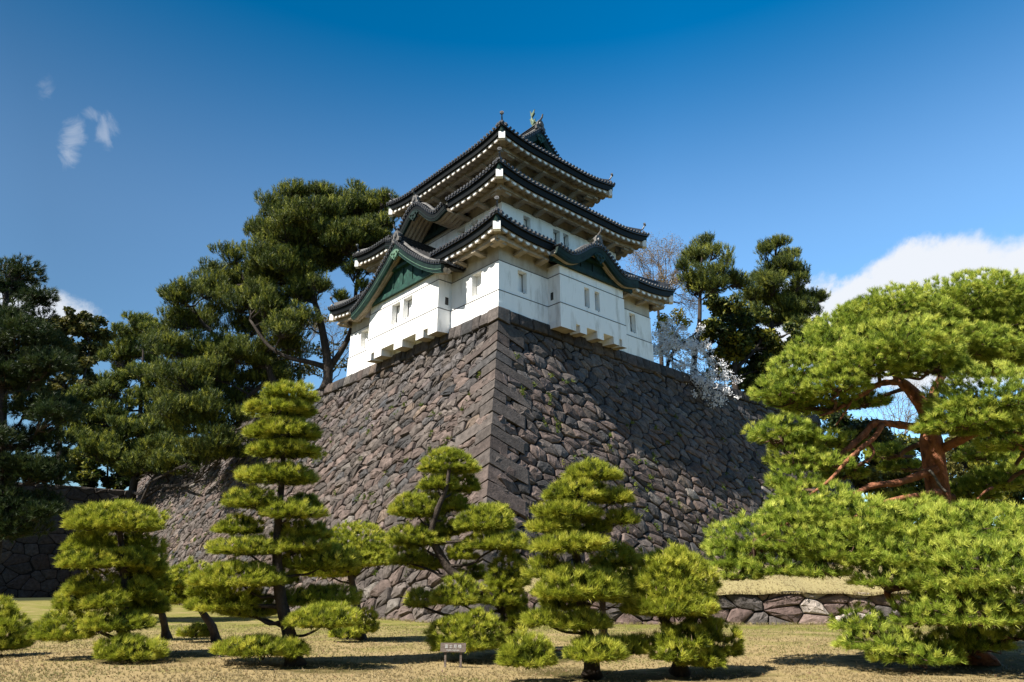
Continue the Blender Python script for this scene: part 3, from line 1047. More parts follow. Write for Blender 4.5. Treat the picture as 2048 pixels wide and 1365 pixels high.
        b.tube([hp + dd * 0.055, hp + dd * 0.075], 0.08, 10, 0)
        b.tube([hp + dd * 0.07, hp + dd * 0.085], 0.035, 8, 1)
        b.build('ridge_ornament', [M['tile'], M['tilecap']], roof)
        # hip rafter
        b = MB()
        W3 = np.array([wr[0] if sx < 0 else wr[1], wr[2] if sy < 0 else wr[3], 0.0])
        far = E3 - hd * 0.20
        z0, z1 = ze + lift - 0.98, ze + lift - 0.50
        inn = W3 - hd * 0.1
        zi = 0.30 * ov
        b.hexa([far + sd_ * 0.2 + (0, 0, z0), far - sd_ * 0.2 + (0, 0, z0), inn - sd_ * 0.2 + (0, 0, z0 + zi - lift * .7), inn + sd_ * 0.2 + (0, 0, z0 + zi - lift * .7),
                far + sd_ * 0.2 + (0, 0, z1), far - sd_ * 0.2 + (0, 0, z1), inn - sd_ * 0.2 + (0, 0, z1 + zi - lift * .7), inn + sd_ * 0.2 + (0, 0, z1 + zi - lift * .7)])
        hr = b.build('hip_rafter', M['soffit'], roof)
        b = MB()
        f2 = far + hd * 0.03
        b.hexa([f2 + sd_ * 0.205 + (0, 0, z0 - 0.01), f2 - sd_ * 0.205 + (0, 0, z0 - 0.01), far - hd * 0.25 - sd_ * 0.205 + (0, 0, z0 - 0.01), far - hd * 0.25 + sd_ * 0.205 + (0, 0, z0 - 0.01),
                f2 + sd_ * 0.205 + (0, 0, z1), f2 - sd_ * 0.205 + (0, 0, z1), far - hd * 0.25 - sd_ * 0.205 + (0, 0, z1), far - hd * 0.25 + sd_ * 0.205 + (0, 0, z1)])
        b.build('rafter_cap', M['plaster'], roof)
        # green copper shoe where the fascias meet
        b = MB()
        q = E3 - hd * 0.14
        b.hexa([q + sd_ * 0.22 - hd * 0.22 + (0, 0, z1 + 0.01), q - sd_ * 0.22 - hd * 0.22 + (0, 0, z1 + 0.01), q - sd_ * 0.05 + hd * 0.02 + (0, 0, z1 + 0.01), q + sd_ * 0.05 + hd * 0.02 + (0, 0, z1 + 0.01),
                q + sd_ * 0.22 - hd * 0.18 + (0, 0, ze + lift - 0.09), q - sd_ * 0.22 - hd * 0.18 + (0, 0, ze + lift - 0.09), q - sd_ * 0.05 + hd * 0.07 + (0, 0, ze + lift - 0.09), q + sd_ * 0.05 + hd * 0.07 + (0, 0, ze + lift - 0.09)])
        b.build('copper_shoe', M['copperdim'], roof)
    return roof


def offset_prof(prof, d):
    """profile moved down along its normal by d"""
    out = []
    m = len(prof)
    for i, (s, z) in enumerate(prof):
        a, c = prof[max(0, i - 1)], prof[min(m - 1, i + 1)]
        tx, tz = c[0] - a[0], c[1] - a[1]
        l_ = math.hypot(tx, tz) + 1e-9
        # cap the side shift at the sharp apex
        nx, nz = tz / l_, -tx / l_
        k = 1.0
        if 0 < i < m - 1:
            a1 = math.atan2(z - a[1], s - a[0]); a2 = math.atan2(c[1] - z, c[0] - s)
            k = 1 / max(0.5, math.cos((a2 - a1) / 2))
        out.append((s + nx * d * k, z + nz * d * k))
    return out


def gable(keep, T, prof, of, ob, ot, zb, curved=False, tymp='copper', barge='copperdark', line='copper', name='gable', ridge_h=0.42, board=0.42, tile='tile', rollstep=0.29, soffit=True):
    """a gable or undulating gable: prof = (s, z) along the top of the tiles, from left to right"""
    ia = max(range(len(prof)), key=lambda i: prof[i][1])
    b = MB()
    os_ = np.linspace(ob, of, 6)
    b.grid([[T(s, o, z) for s, z in prof] for o in os_])
    low = offset_prof(prof, 0.13)
    b.grid([[T(s, o, z) for s, z in low] for o in (ob, of)])
    # front lip
    b.grid([[T(s, of, z) for s, z in prof], [T(s, of, z) for s, z in low]])
    # arc lengths
    arc = [0.0]
    for i in range(1, len(prof)):
        arc.append(arc[-1] + math.hypot(prof[i][0] - prof[i - 1][0], prof[i][1] - prof[i - 1][1]))
    at = lambda a: (np.interp(a, arc, [p[0] for p in prof]), np.interp(a, arc, [p[1] for p in prof]))
    # cover tiles down the slopes
    up = offset_prof(prof, -0.04)
    o = of - 0.62
    while o > ob:
        for half in (up[:ia + 1], up[ia:]):
            pth = [T(s, o, z) for s, z in half]
            b.tube(pth, 0.08, 6, 0)
        for (s, z), sg in ((up[0], -1), (up[-1], 1)):
            b.tube([T(s + sg * 0.02, o, z), T(s + sg * 0.06, o, z)], 0.095, 9, 1)
        o -= rollstep
    # verge: short tiles facing out, with a rounded ridge on their heads
    n = int(arc[-1] / 0.27)
    for i in range(n + 1):
        s, z = at(arc[-1] * (i + 0.5) / (n + 1))
        z += 0.03
        b.tube([T(s, of - 0.45, z + 0.02), T(s, of + 0.05, z)], 0.085, 7, 0)
        b.tube([T(s, of + 0.048, z), T(s, of + 0.075, z)], 0.10, 10, 1)
        b.tube([T(s, of + 0.07, z), T(s, of + 0.088, z)], 0.06, 8, 0)
    vg = offset_prof(prof, -0.12)
    for half in (vg[:ia + 1], vg[ia:]):
        b.tube([T(s, of - 0.5, z) for s, z in half], 0.12, 8, 2)
    g = b.build(name, [M[tile], M['tilecap'], M['ash']], keep)
    # bargeboard in two steps with a pale moulding between
    p1, p2 = offset_prof(prof, 0.14), offset_prof(prof, 0.14 + board)
    b = MB()
    b.sweep([[T(p[0], of - 0.04, p[1]), T(q[0], of - 0.10, q[1]), T(q[0], of - 0.24, q[1]), T(p[0], of - 0.24, p[1])] for p, q in zip(p1, p2)])
    bb = b.build('bargeboard', M[barge], g)
    b = MB()
    q1, q2 = offset_prof(prof, 0.14 + board * 0.64), offset_prof(prof, 0.14 + board * 0.72)
    b.sweep([[T(p[0], of - 0.06, p[1]), T(q[0], of - 0.06, q[1]), T(q[0], of - 0.12, q[1]), T(p[0], of - 0.12, p[1])] for p, q in zip(q1, q2)])
    b.build('moulding', M[line], bb)
    b = MB()
    q1, q2 = offset_prof(prof, 0.14 + board * 0.98), offset_prof(prof, 0.14 + board * 1.12)
    b.sweep([[T(p[0], of - 0.12, p[1]), T(q[0], of - 0.12, q[1]), T(q[0], of - 0.30, q[1]), T(p[0], of - 0.30, p[1])] for p, q in zip(q1, q2)])
    b.build('moulding', M['copper' if line == 'copperlight' else line], bb)
    # plastered underside with rounded ribs
    if soffit:
        b = MB()
        s1 = offset_prof(prof, 0.34)
        b.grid([[T(s, o, z) for s, z in s1] for o in (of - 0.25, ot - 0.1)])
        k = max(2, int((of - ot) / 0.36))
        s2 = offset_prof(prof, 0.42)
        for i in range(k):
            o = ot + 0.12 + (of - 0.42 - ot) * (i + 0.5) / k
            b.tube([T(s, o, z) for s, z in s2], 0.17, 8, 0)
        b.build('soffit', M['soffit'], g)
    # tympanum
    b = MB()
    s3 = [(s, z) for s, z in offset_prof(prof, 0.40) if z > zb]
    if len(s3) >= 3:
        ft = [T(s, ot + 0.06, z) for s, z in s3] + [T(s3[-1][0], ot + 0.06, zb), T(s3[0][0], ot + 0.06, zb)]
        b.add(ft, [tuple(range(len(ft)))])
        ty = b.build('tympanum', M[tymp], g)
        b = MB()
        sa, sb_ = s3[0][0], s3[-1][0]
        b.box(sa + 0.1, sb_ - 0.1, ot + 0.06, ot + 0.22, zb + 0.02, zb + 0.34, T=T)
        n = 7
        for i in range(n):
            s = sa + (sb_ - sa) * (i + 0.5) / n
            zt_ = np.interp(s, [q[0] for q in s3], [q[1] for q in s3])
            if zt_ - zb > 0.5:
                b.box(s - 0.05, s + 0.05, ot + 0.065, ot + 0.12, zb + 0.34, zt_ - 0.02, T=T)
        mid = (zb + prof[ia][1]) / 2
        w_ = [q[0] for q in s3 if q[1] > mid + 0.15]
        if len(w_) > 1 and prof[ia][1] - zb > 1.8:
            b.box(min(w_), max(w_), ot + 0.06, ot + 0.30, mid, mid + 0.2, T=T)
        b.build('frame_beam', M[line if line != 'copperlight' else 'copper'], ty)
    # pendant under the apex: a lobed carving
    b = MB()
    sA, zA = prof[ia]
    zt_ = zA - 0.14 - board * (1.15 if curved else 1.4)
    out = [(-0.10, 0.1), (-0.36, 0.02), (-0.52, -0.16), (-0.34, -0.28), (-0.26, -0.44), (-0.10, -0.50), (0, -0.64), (0.10, -0.50), (0.26, -0.44), (0.34, -0.28), (0.52, -0.16), (0.36, 0.02), (0.10, 0.1)]
    b.sweep([[T(sA + x, o, zt_ + z) for x, z in out] for o in (of - 0.02, of - 0.16)])
    for x, z, r in ((0, -0.18, 0.14), (-0.27, -0.12, 0.1), (0.27, -0.12, 0.1), (0, -0.42, 0.08)):
        b.tube([T(sA + x, of - 0.03, zt_ + z), T(sA + x, of + 0.05, zt_ + z)], [r, r * 0.55], 9)
    b.build('pendant', M['copperlight' if line == 'copperlight' else line], g)
    # ridge running back, with its end ornament
    b = MB()
    secs = []
    for o in np.linspace(of - 0.25, ob, 7):
        zc = zA + 0.10 * max(0, (o - of + 1.6)) / 1.6
        secs.append([T(sA - 0.22, o, zc - 0.05), T(sA - 0.17, o, zc + ridge_h), T(sA, o, zc + ridge_h + 0.10), T(sA + 0.17, o, zc + ridge_h), T(sA + 0.22, o, zc - 0.05)])
    b.sweep(secs)
    for k in range(3):
        zc = 0.08 + ridge_h * k / 3
        b.sweep([[T(sA - 0.25, o, zA + zc), T(sA + 0.25, o, zA + zc), T(sA + 0.25, o, zA + zc + 0.035), T(sA - 0.25, o, zA + zc + 0.035)] for o in (of - 0.3, ob)])
    rd = b.build('ridge', M['tile'], g)
    b = MB()
    on = [(-0.42, -0.12), (-0.46, 0.10), (-0.30, 0.22), (-0.30, 0.45), (-0.16, 0.66), (0, 0.72), (0.16, 0.66), (0.30, 0.45), (0.30, 0.22), (0.46, 0.10), (0.42, -0.12)]
    b.sweep([[T(sA + x, o, zA + 0.05 + z) for x, z in on] for o in (of - 0.22, of - 0.04)])
    b.tube([T(sA, of - 0.06, zA + 0.38), T(sA, of + 0.03, zA + 0.38)], [0.2, 0.17], 12, 1)
    b.tube([T(sA, of + 0.02, zA + 0.38), T(sA, of + 0.05, zA + 0.38)], 0.12, 10, 0)
    horn = [T(sA, of - 0.5, zA + 0.62), T(sA, of - 0.15, zA + 0.74), T(sA, of + 0.08, zA + 0.92), T(sA, of + 0.16, zA + 1.15)]
    b.tube(horn, [0.085, 0.075, 0.065, 0.05], 8, 0)
    b.build('ridge_ornament', [M['ash'], M['tilecap']], g)
    return g


def bay(keep, T, s0, s1, out, z0, z1, holes, notches, name='bay'):
    """projecting stone-drop bay with stepped brackets beneath"""
    b = MB()
    zs = [(0.05, 1.06, 0.06), (1.10, 2.88, 0.03), (2.92, z1, 0.0)]
    for lo, hi, e in zs:
        hh = [h for h in holes if lo < (h[2] + h[3]) / 2 < hi]
        holed(b, T, s0 - e, s1 + e, lo, hi, out + e, hh)
        for sgn, s in ((-1, s0 - e), (1, s1 + e)):
            Ts = lambda a, o_, z, s=s, sgn=sgn: T(s + sgn * o_, a, z)
            hl = [(0.22, 0.48, 1.42, 1.92)] if lo > 1 and lo < 2 else []
            holed(b, Ts, -0.05, out + e, lo, hi, 0, hl, rec=0.25)
        # ledges
        b.add([T(s0 - e, -0.05, hi), T(s1 + e, -0.05, hi), T(s1 + e, out + e, hi), T(s0 - e, out + e, hi)], [(0, 1, 2, 3)])
    b.add([T(s0 - .06, -0.3, 0.05), T(s1 + .06, -0.3, 0.05), T(s1 + .06, out + .06, 0.05), T(s0 - .06, out + .06, 0.05)], [(0, 1, 2, 3)])
    o = b.build(name, M['plaster'], keep)
    b = MB()
    for z, e in ((1.06, 0.075), (2.88, 0.045)):
        b.box(s0 - e, s1 + e, -0.02, out + e, z + 0.002, z + 0.042, T=T)
    b.build('flashing', M['shadowgap'], o)
    b = MB()
    for s in (s0, s1):
        b.box(s - 0.0 if s == s0 else s - 0.30, s + 0.30 if s == s0 else s, 0.1, 0.6, 1.3, 2.0, T=T)
    b.build('loophole', M['shadowgap'], o)
    # brackets between the notches
    ed = [s0 - 0.06]
    for a, c in notches: ed += [s0 + (s1 - s0) * a, s0 + (s1 - s0) * c]
    ed.append(s1 + 0.06)
    for i in range(0, len(ed), 2):
        b = MB()
        b.hexa([T(ed[i], -0.25, -0.30), T(ed[i + 1], -0.25, -0.30), T(ed[i + 1], out + 0.06, -0.40), T(ed[i], out + 0.06, -0.40),
                T(ed[i], -0.25, 0.047), T(ed[i + 1], -0.25, 0.047), T(ed[i + 1], out + 0.06, 0.047), T(ed[i], out + 0.06, 0.047)])
        b.m = [1, 0, 0, 0, 0, 0]  # bottom face takes the darker soffit plaster, painting in its shade
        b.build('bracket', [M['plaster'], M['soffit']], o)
    for h in holes: window(o, T, *h, out + 0.03)
    return o


def build_keep():
    keep = empty('castle_keep', tuple(glob(0, 0, 0)), RZ)
    tag(keep, 'white three-storey castle keep with dark tiled curved roofs on top of the stone wall', 'castle keep')
    B1 = (0, WX, 0, WY)
    B2 = (1.5, WX - 1.5, 1.5, WY - 1.5)
    B3 = (3.3, WX - 3.3, 3.3, WY - 3.5)
    E1, E2, E3 = (-1.3, WX + 1.3, -1.3, WY + 1.3), (-0.2, WX + 0.2, -0.2, WY + 0.2), (1.35, WX - 1.3, 1.4, WY - 1.6)
    Z1, Z2, Z3 = 4.55, 8.85, 13.1
    S1 = sides(B1)
    RB, LB = (3.83, 9.58), (4.36, 12.2)
    # ground storey walls in three stepped bands
    b = MB()
    hl = {'R': [(1.41, 2.1, 1.42, 2.74), (11.36, 11.98, 1.42, 2.74)], 'L': [(1.5, 2.36, 1.40, 2.78), (13.95, 15.0, 1.36, 2.74)], 'B': [], 'X': []}
    for nm, (ln, T) in S1.items():
        for lo, hi, e in ((-0.38, 1.06, 0.06), (1.10, 2.88, 0.03), (2.92, 4.3, 0.0)):
            hh = [h for h in hl[nm] if lo < (h[2] + h[3]) / 2 < hi]
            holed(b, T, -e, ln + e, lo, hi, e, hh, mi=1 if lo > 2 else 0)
            b.add([T(-e, e, hi), T(ln + e, e, hi), T(ln + e, -0.1, hi), T(-e, -0.1, hi)], [(0, 1, 2, 3)])
    w1 = b.build('ground_storey', [M['plaster'], M['mottled']], keep)
    b = MB()
    for z, e in ((1.06, 0.075), (2.88, 0.045)):
        b.box(-e, WX + e, -e, WY + e, z + 0.002, z + 0.042)
    b.build('flashing', M['shadowgap'], w1)
    b = MB()
    b.box(-0.11, 0.55, -0.11, 0.5, -0.3, 0.36)
    b.build('corner_plinth', M['plaster'], w1)
    for nm in ('R', 'L'):
        for h in hl[nm]: window(w1, S1[nm][1], *h, 0.03, flip=(nm == 'L'))
    # storeys two and three
    for nm_, R_, z0, z1, wins in (('middle_storey', B2, 5.6, 8.6, {'R': [(1.75, 2.35, 6.3, 7.62), (4.38, 5.0, 6.3, 7.62), (5.32, 5.82, 6.3, 7.62)], 'L': [(2.3, 3.1, 6.3, 7.62), (3.6, 4.4, 6.3, 7.62)]}),
                                  ('upper_storey', B3, 9.6, 12.9, {})):
        S = sides(R_)
        b = MB()
        zb = z1 - 0.72
        for nm, (ln, T) in S.items():
            hh = wins.get(nm, [])
            holed(b, T, -0.04, ln + 0.04, z0, zb, 0.04, hh)
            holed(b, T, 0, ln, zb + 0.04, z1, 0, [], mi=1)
        st = b.build(nm_, [M['plaster'], M['mottled']], keep)
        b = MB()
        b.box(R_[0] - 0.055, R_[1] + 0.055, R_[2] - 0.055, R_[3] + 0.055, zb, zb + 0.038)
        b.build('flashing', M['shadowgap'], st)
        for nm, hh in wins.items():
            for h in hh: window(st, S[nm][1], *h, 0.04)
    # bays
    TR, TL = S1['R'][1], S1['L'][1]
    bay(keep, TR, RB[0], RB[1], 1.0, -0.3, 3.6, [(5.9, 6.34, 1.40, 2.66), (6.82, 7.25, 1.40, 2.66)], [(0.21, 0.27), (0.37, 0.53), (0.63, 0.79), (0.885, 0.93)])
    bay(keep, TL, LB[0], LB[1], 0.95, -0.3, 3.55, [(7.1, 8.12, 1.40, 2.80), (8.48, 9.45, 1.40, 2.80)], [(0.11, 0.17), (0.27, 0.46), (0.58, 0.77), (0.88, 0.93)])
    # roofs (eave coordinates start 1.3 m outside the wall corner)
    roof_tier(keep, E1, B2, B1, Z1, 6.5, 0.42, {'R': [(3.2 + 1.3, 10.2 + 1.3, 1.35)], 'L': [(4.9 + 1.3, 11.7 + 1.3, 1.35)]})
    roof_tier(keep, E2, B3, B2, Z2, 11.0, 0.42, {'L': [(4.9 + 0.2, 11.6 + 0.2, 1.2)]})
    T1 = 2.9
    z1 = Z3 + 1.75
    I3 = (E3[0] + T1, E3[1] - T1, E3[2] + T1, E3[3] - T1)
    roof_tier(keep, E3, I3, B3, Z3, z1, 0.42, {})
    # top gable: ridge along the left face
    xm = (E3[0] + E3[1]) / 2
    hw = xm - I3[0] + 0.45
    prof = []
    for t in np.linspace(-1, 1, 21):
        a = abs(t)
        prof.append((xm + t * hw, 16.85 - 2.6 * (a * 1.2 - 0.2 * a * a)))
    Tg = lambda s, o, z: (s, -o, z)
    g = gable(keep, Tg, prof, -(I3[2] - 0.95), -(I3[3] + 0.3), -(I3[2] - 0.35), z1 - 0.25, tymp='copper', barge='copperdark', line='copper', soffit=False, ridge_h=0.5, board=0.34)
    # fish finial on the ridge end
    for yy, dr in ((I3[2] - 0.25, 1), (I3[3] - 0.3, -1)):
        b = MB()
        z = 17.35
        sp = [(0.0, 0.0), (-0.02, 0.22), (0.08, 0.46), (0.24, 0.68), (0.30, 0.92), (0.22, 1.16)]
        b.tube([(xm, yy + dr * q[0], z + q[1]) for q in sp], [0.20, 0.21, 0.17, 0.12, 0.08, 0.04], 10)
        b.tube([(xm, yy - dr * 0.28, z + 0.02), (xm, yy, z + 0.1)], [0.13, 0.22], 9)
        for sg in (-1, 1):
            b.sweep([[(xm + sg * (0.18 + o), yy + dr * q[0], z + q[1]) for q in ((0.0, 0.1), (-0.22, 0.28), (-0.30, 0.5), (-0.05, 0.4), (0.12, 0.32))] for o in (0, 0.05)])
            b.sweep([[(xm + sg * (0.02 + 0.05 * k), yy + dr * q[0], z + q[1]) for q in ((0.22, 1.0), (0.0, 1.22), (0.05 + sg * 0.12, 1.52), (0.24, 1.3), (0.42, 1.55 - 0.1 * sg), (0.34, 1.1))] for k in (0, 1)])
        b.sweep([[(xm + o, yy + dr * q[0], z + q[1]) for q in ((0.12, 0.2), (0.36, 0.42), (0.42, 0.7), (0.50, 0.95), (0.30, 0.9), (0.22, 0.6))] for o in (-0.025, 0.025)])
        b.build('fish_finial', M['copperpale'], g)
    # undulating gable over the right bay
    prof = []
    for t in np.linspace(-1, 1, 41):
        a = abs(t)
        zc = 4.10 + 1.32 * (0.5 + 0.5 * math.cos(min(1, a / 0.74) * math.pi)) + 0.22 * max(0, a - 0.72) / 0.28
        prof.append((6.70 + t * 3.62, zc))
    gable(keep, TR, prof, 1.75, -1.2, 1.0, 3.45, curved=True, tymp='copperdim', barge='copperdark', line='copperdim', ridge_h=0.3, board=0.40)
    # concave gable over the left bay
    prof = []
    for t in np.linspace(-1, 1, 41):
        a = abs(t)
        zc = 3.36 + 3.34 * ((1 - a) ** 1.42) * 0.94 + 0.22 * (1 - a)
        prof.append((8.28 + t * 5.25, zc))
    gable(keep, TL, prof, 1.8, -1.3, 0.95, 3.40, tymp='copper', barge='copperdark', line='copperlight', ridge_h=0.42, board=0.42, tile='tile')
    # undulating gable in the second roof, left face
    prof = []
    for t in np.linspace(-1, 1, 41):
        a = abs(t)
        zc = 8.25 + 1.62 * (0.5 + 0.5 * math.cos(min(1, a / 0.80) * math.pi)) + 0.25 * max(0, a - 0.78) / 0.22
        prof.append((8.25 + t * 3.35, zc))
    gable(keep, TL, prof, 0.55, -2.6, -1.45, 8.15, curved=True, tymp='copperdark', barge='fascia', line='copperdark', ridge_h=0.3, board=0.40)
    return keep


keep = build_keep()
# ------------------------------------------------------------------ trees


def tree_root(name, base, label, group=None, cat='pine tree'):
    return tag(empty(name, tuple(map(float, base))), label, cat, group)


def path_at(pts, d, d1=None):
    """points from photo pixels at distance d (running to d1)"""
    n = len(pts)
    return [at_d(u, v, d + ((d1 - d) * i / (n - 1) if d1 is not None else 0)) for i, (u, v) in enumerate(pts)]


def rel(o, root):
    """move an object's vertices so that they are kept relative to the tree's base"""
    o.parent = root
    o.matrix_parent_inverse = Matrix.Translation(-root.location)
    return o


def smooth_path(pts, k=4):
    """Catmull-Rom through the points"""
    p = [np.asarray(q, float) for q in pts]
    if len(p) < 3: return p
    p = [2 * p[0] - p[1]] + p + [2 * p[-1] - p[-2]]
    out = []
    for i in range(1, len(p) - 2):
        for j in range(k):
            t = j / k
            out.append(0.5 * ((2 * p[i]) + (-p[i - 1] + p[i + 1]) * t + (2 * p[i - 1] - 5 * p[i] + 4 * p[i + 1] - p[i + 2]) * t * t + (-p[i - 1] + 3 * p[i] - 3 * p[i + 1] + p[i + 2]) * t ** 3))
    out.append(p[-2])
    return out


def make_trunk(root, pts, r0, r1, mat, rng, name='trunk', flare=1.5, n=9):
    pts = smooth_path(pts)
    m = len(pts)
    rad = []
    for i in range(m):
        t = i / (m - 1)
        r = r0 + (r1 - r0) * t
        if t < 0.12: r *= 1 + (flare - 1) * (1 - t / 0.12) ** 1.6
        rad.append(r * (1 + rng.normal() * 0.05))
    b = MB()
    b.tube(pts, rad, n)
    return rel(b.build(name, mat, None, smooth=True), root), pts


def nearest_on(pts, q, below=0.0):
    best = min(pts, key=lambda p: np.linalg.norm((p - q) * np.array([0.35, 0.35, 1.0]) + np.array([0, 0, below])))
    return best


def pine(name, label, group, base, trunk_px, d, d1, r0, r1, pads, seed, mat='needle', bark='bark', dens=230, nn=44, nl=0.115, nw=0.0095, twigs=5,
         candles=0.0, depth=0.85, cat='pine tree', padname='foliage_pad', spread=0.75, branch_r=0.03, spray=0.0):
    """pruned pine: a trunk, a bough to each cushion of needles, and the cushions"""
    rng = np.random.default_rng(seed)
    root = tree_root(name, base, label, group, cat)
    tr, tp = make_trunk(root, [np.asarray(base)] + path_at(trunk_px, d, d1), r0, r1, M[bark], rng)
    for pd in pads:
        u, v, hw, hh = pd[:4]
        dd = d + (pd[4] if len(pd) > 4 else rng.uniform(-0.5, 0.5))
        c = at_d(u, v, dd)
        ps = np.linalg.norm(c - np.array([0, 0, EYE])) / FPX * 0.97
        rx, rz = hw * ps, hh * ps
        ry = rx * depth * rng.uniform(0.85, 1.1)
        cb = c - np.array([0, 0, rz * 0.45])
        cb = c - np.array([0, 0, rz * 0.66])
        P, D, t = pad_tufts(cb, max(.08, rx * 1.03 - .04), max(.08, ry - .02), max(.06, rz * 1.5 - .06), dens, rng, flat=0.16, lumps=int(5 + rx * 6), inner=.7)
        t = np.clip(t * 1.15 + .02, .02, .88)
        if spray > 0 and False:   # loose needles hanging round the rim
            k = int(len(P) * spray)
            a = rng.random(k) * 6.283
            Q = cb + np.stack([np.cos(a) * rx * rng.uniform(0.75, 1.05, k), np.sin(a) * ry * rng.uniform(0.75, 1.05, k), rng.uniform(-0.4, 0.1, k) * rz], 1)
            E_ = unit(np.stack([np.cos(a), np.sin(a), rng.uniform(-0.3, 0.5, k)], 1))
            P = np.concatenate([P, Q]); D = np.concatenate([D, E_]); t = np.concatenate([t, np.full(k, 0.25)])
        co, ti = needles(P, D, t, rng, nn, nl, nw, spread, jit=.014)
        if candles > 0:
            k = int(len(P) * candles)
            sel = rng.choice(len(P), k, replace=False)
            sel = sel[D[sel, 2] > 0.3]
            c2, t2 = needles(P[sel] + D[sel] * nl * 0.5, unit(D[sel] * 0.2 + np.array([0, 0, 1.0])), np.full(len(sel), 0.3), rng, 1, nl * 0.95, nw * 1.5, 0.12)
            co = np.concatenate([co, c2]); ti = np.concatenate([ti, np.full(len(c2) // 3, 0.99)])
        rel(tri_mesh(padname, co, ti, M[mat]), root)
        # bough and its twigs
        q = cb - np.array([0, 0, rz * 0.12])
        a = nearest_on(tp, q - np.array([0, 0, 0.15 + 0.1 * np.linalg.norm((q - tp[0])[:2])]))
        ln = np.linalg.norm(q - a)
        b = MB()
        if ln > 0.15:
            if a[2] < 0.3: a = min(tp, key=lambda p_: abs(p_[2] - 0.42))
            bp = smooth_path(bez(a, q, ln * (0.06 if q[2] > 0.6 else -0.05), rng, 4, 0.04), 3)
            rb = min(r0 * 0.6, branch_r * (0.7 + 0.5 * ln))
            b.tube(bp, np.linspace(rb, rb * 0.45, len(bp)), 6)
        for k in range(twigs + int(rx * 3)):
            an = rng.random() * 6.283
            e = q + np.array([math.cos(an) * rx * rng.uniform(0.5, 0.85), math.sin(an) * ry * rng.uniform(0.5, 0.85), rz * rng.uniform(0.05, 0.5)])
            tp_ = bez(q, e, 0.03, rng, 4, 0.09)
            b.tube(tp_, np.linspace(0.018, 0.006, len(tp_)), 4, cap=False)
        rel(b.build('branch', M[bark], None, smooth=True), root)
    return root


G = 'clipped garden pines on the lawn'
T_LEFT = [(236, 1031, 84, 30, 0), (188, 1081, 52, 22, .2), (268, 1083, 52, 22, .5), (182, 1114, 55, 20, -.2), (252, 1112, 50, 20, -.1), (285, 1120, 45, 24, .4), (292, 1150, 46, 28, .7),
          (190, 1162, 54, 22, 0), (262, 1172, 50, 24, .1), (160, 1192, 44, 24, .1), (128, 1247, 54, 28, 0), (235, 1236, 60, 20, -.2), (300, 1200, 38, 24, .6), (264, 1289, 60, 24, -.5), (215, 1195, 40, 18, -.3)]
base = at_z(250, 1326, 0)
pine('clipped_pine', 'clipped pine with a broad rounded top, in front of the shaded wall', G, base, [(250, 1290), (246, 1240), (248, 1180), (246, 1120), (240, 1070), (238, 1040)], 14.7, 14.7, .13, .04, T_LEFT, 101, spray=.25)
base = at_z(333, 1279, 0)
pine('clipped_pine', 'slender leaning pine trunk with dark foliage just behind the rounded-top pine', G, base, [(328, 1245), (319, 1210), (308, 1170), (300, 1140)], 20.5, 20.5, .11, .05, [(300, 1140, 44, 34), (312, 1180, 42, 26), (285, 1195, 36, 22)], 102, nn=30, nw=.0145, dens=200)
base = at_z(433, 1288, 0)
pine('clipped_pine', 'small pine with tangled bare twigs under its dome, left of the tallest pine', G, base, [(425, 1255), (405, 1225), (390, 1195), (382, 1165)], 19.2, 19.2, .12, .05, [(378, 1146, 46, 30), (366, 1183, 46, 22, -.3), (405, 1178, 40, 24, .2), (395, 1258, 34, 14)], 103, nn=30, nw=.0145, dens=200, twigs=14)
T_TALL = [(579, 781, 60, 22, 0), (563, 813, 74, 18, 0), (570, 856, 80, 22, 0), (567, 893, 76, 19, 0), (558, 944, 78, 22, 0), (503, 992, 55, 23, -.1), (611, 1001, 36, 20, .5), (585, 1016, 62, 20, -.2),
          (480, 1047, 48, 20, 0), (606, 1058, 62, 20, .4), (492, 1088, 70, 20, -.2), (600, 1084, 60, 20, .1), (643, 1112, 78, 28, .4), (487, 1143, 90, 28, -.2), (450, 1190, 72, 30, 0), (500, 1205, 60, 26, .3),
          (648, 1226, 72, 27, -.3), (643, 1187, 74, 24, .7), (520, 1287, 78, 20, -.4), (585, 1292, 36, 18, -.4), (410, 1170, 36, 20, -.1), (560, 1150, 40, 18, .3)]
base = at_z(590, 1336, 0)
pine('clipped_pine', 'tallest clipped pine with many flat tiers of foliage stacked up its trunk', G, base, [(584, 1300), (575, 1255), (562, 1200), (555, 1140), (555, 1080), (558, 1020), (564, 960), (567, 890), (566, 800)], 14.2, 14.2, .15, .03, T_TALL, 104, candles=.06, spray=.2)
base = at_z(721, 1280, 0)
pine('clipped_pine', 'pine with a wide domed crown just behind the right side of the tallest pine', G, base, [(718, 1245), (711, 1200), (703, 1160), (697, 1130), (705, 1100)], 20.0, 20.0, .13, .06, [(712, 1081, 78, 40, 0), (750, 1106, 48, 26, -.2), (655, 1128, 66, 26, .2), (700, 1110, 60, 24, -.5), (730, 1237, 28, 28, 0), (689, 1262, 34, 12, -.3)], 105, nn=30, nw=.0145, dens=210, candles=.03, twigs=9)
T_MID = [(900, 918, 60, 32, 0), (877, 962, 42, 18, -.1), (924, 962, 42, 24, .4), (837, 1006, 58, 30, 0), (900, 1000, 46, 24, .2), (833, 1068, 62, 24, 0), (884, 1050, 46, 22, .2), (815, 1108, 42, 22, -.1), (858, 1120, 36, 20, .3),
         (968, 1031, 66, 34, -.2), (995, 1078, 66, 22, -.3), (924, 1098, 34, 22, 0), (1018, 1135, 48, 42, -.2), (1012, 1182, 46, 30, -.3), (918, 1178, 56, 32, -.4), (840, 1192, 30, 22, .2), (938, 1256, 78, 42, -.8),
         (900, 1285, 34, 16, -.9), (945, 1140, 30, 20, .5), (1040, 1230, 36, 26, -.2)]
base = at_z(1018, 1302, 0)
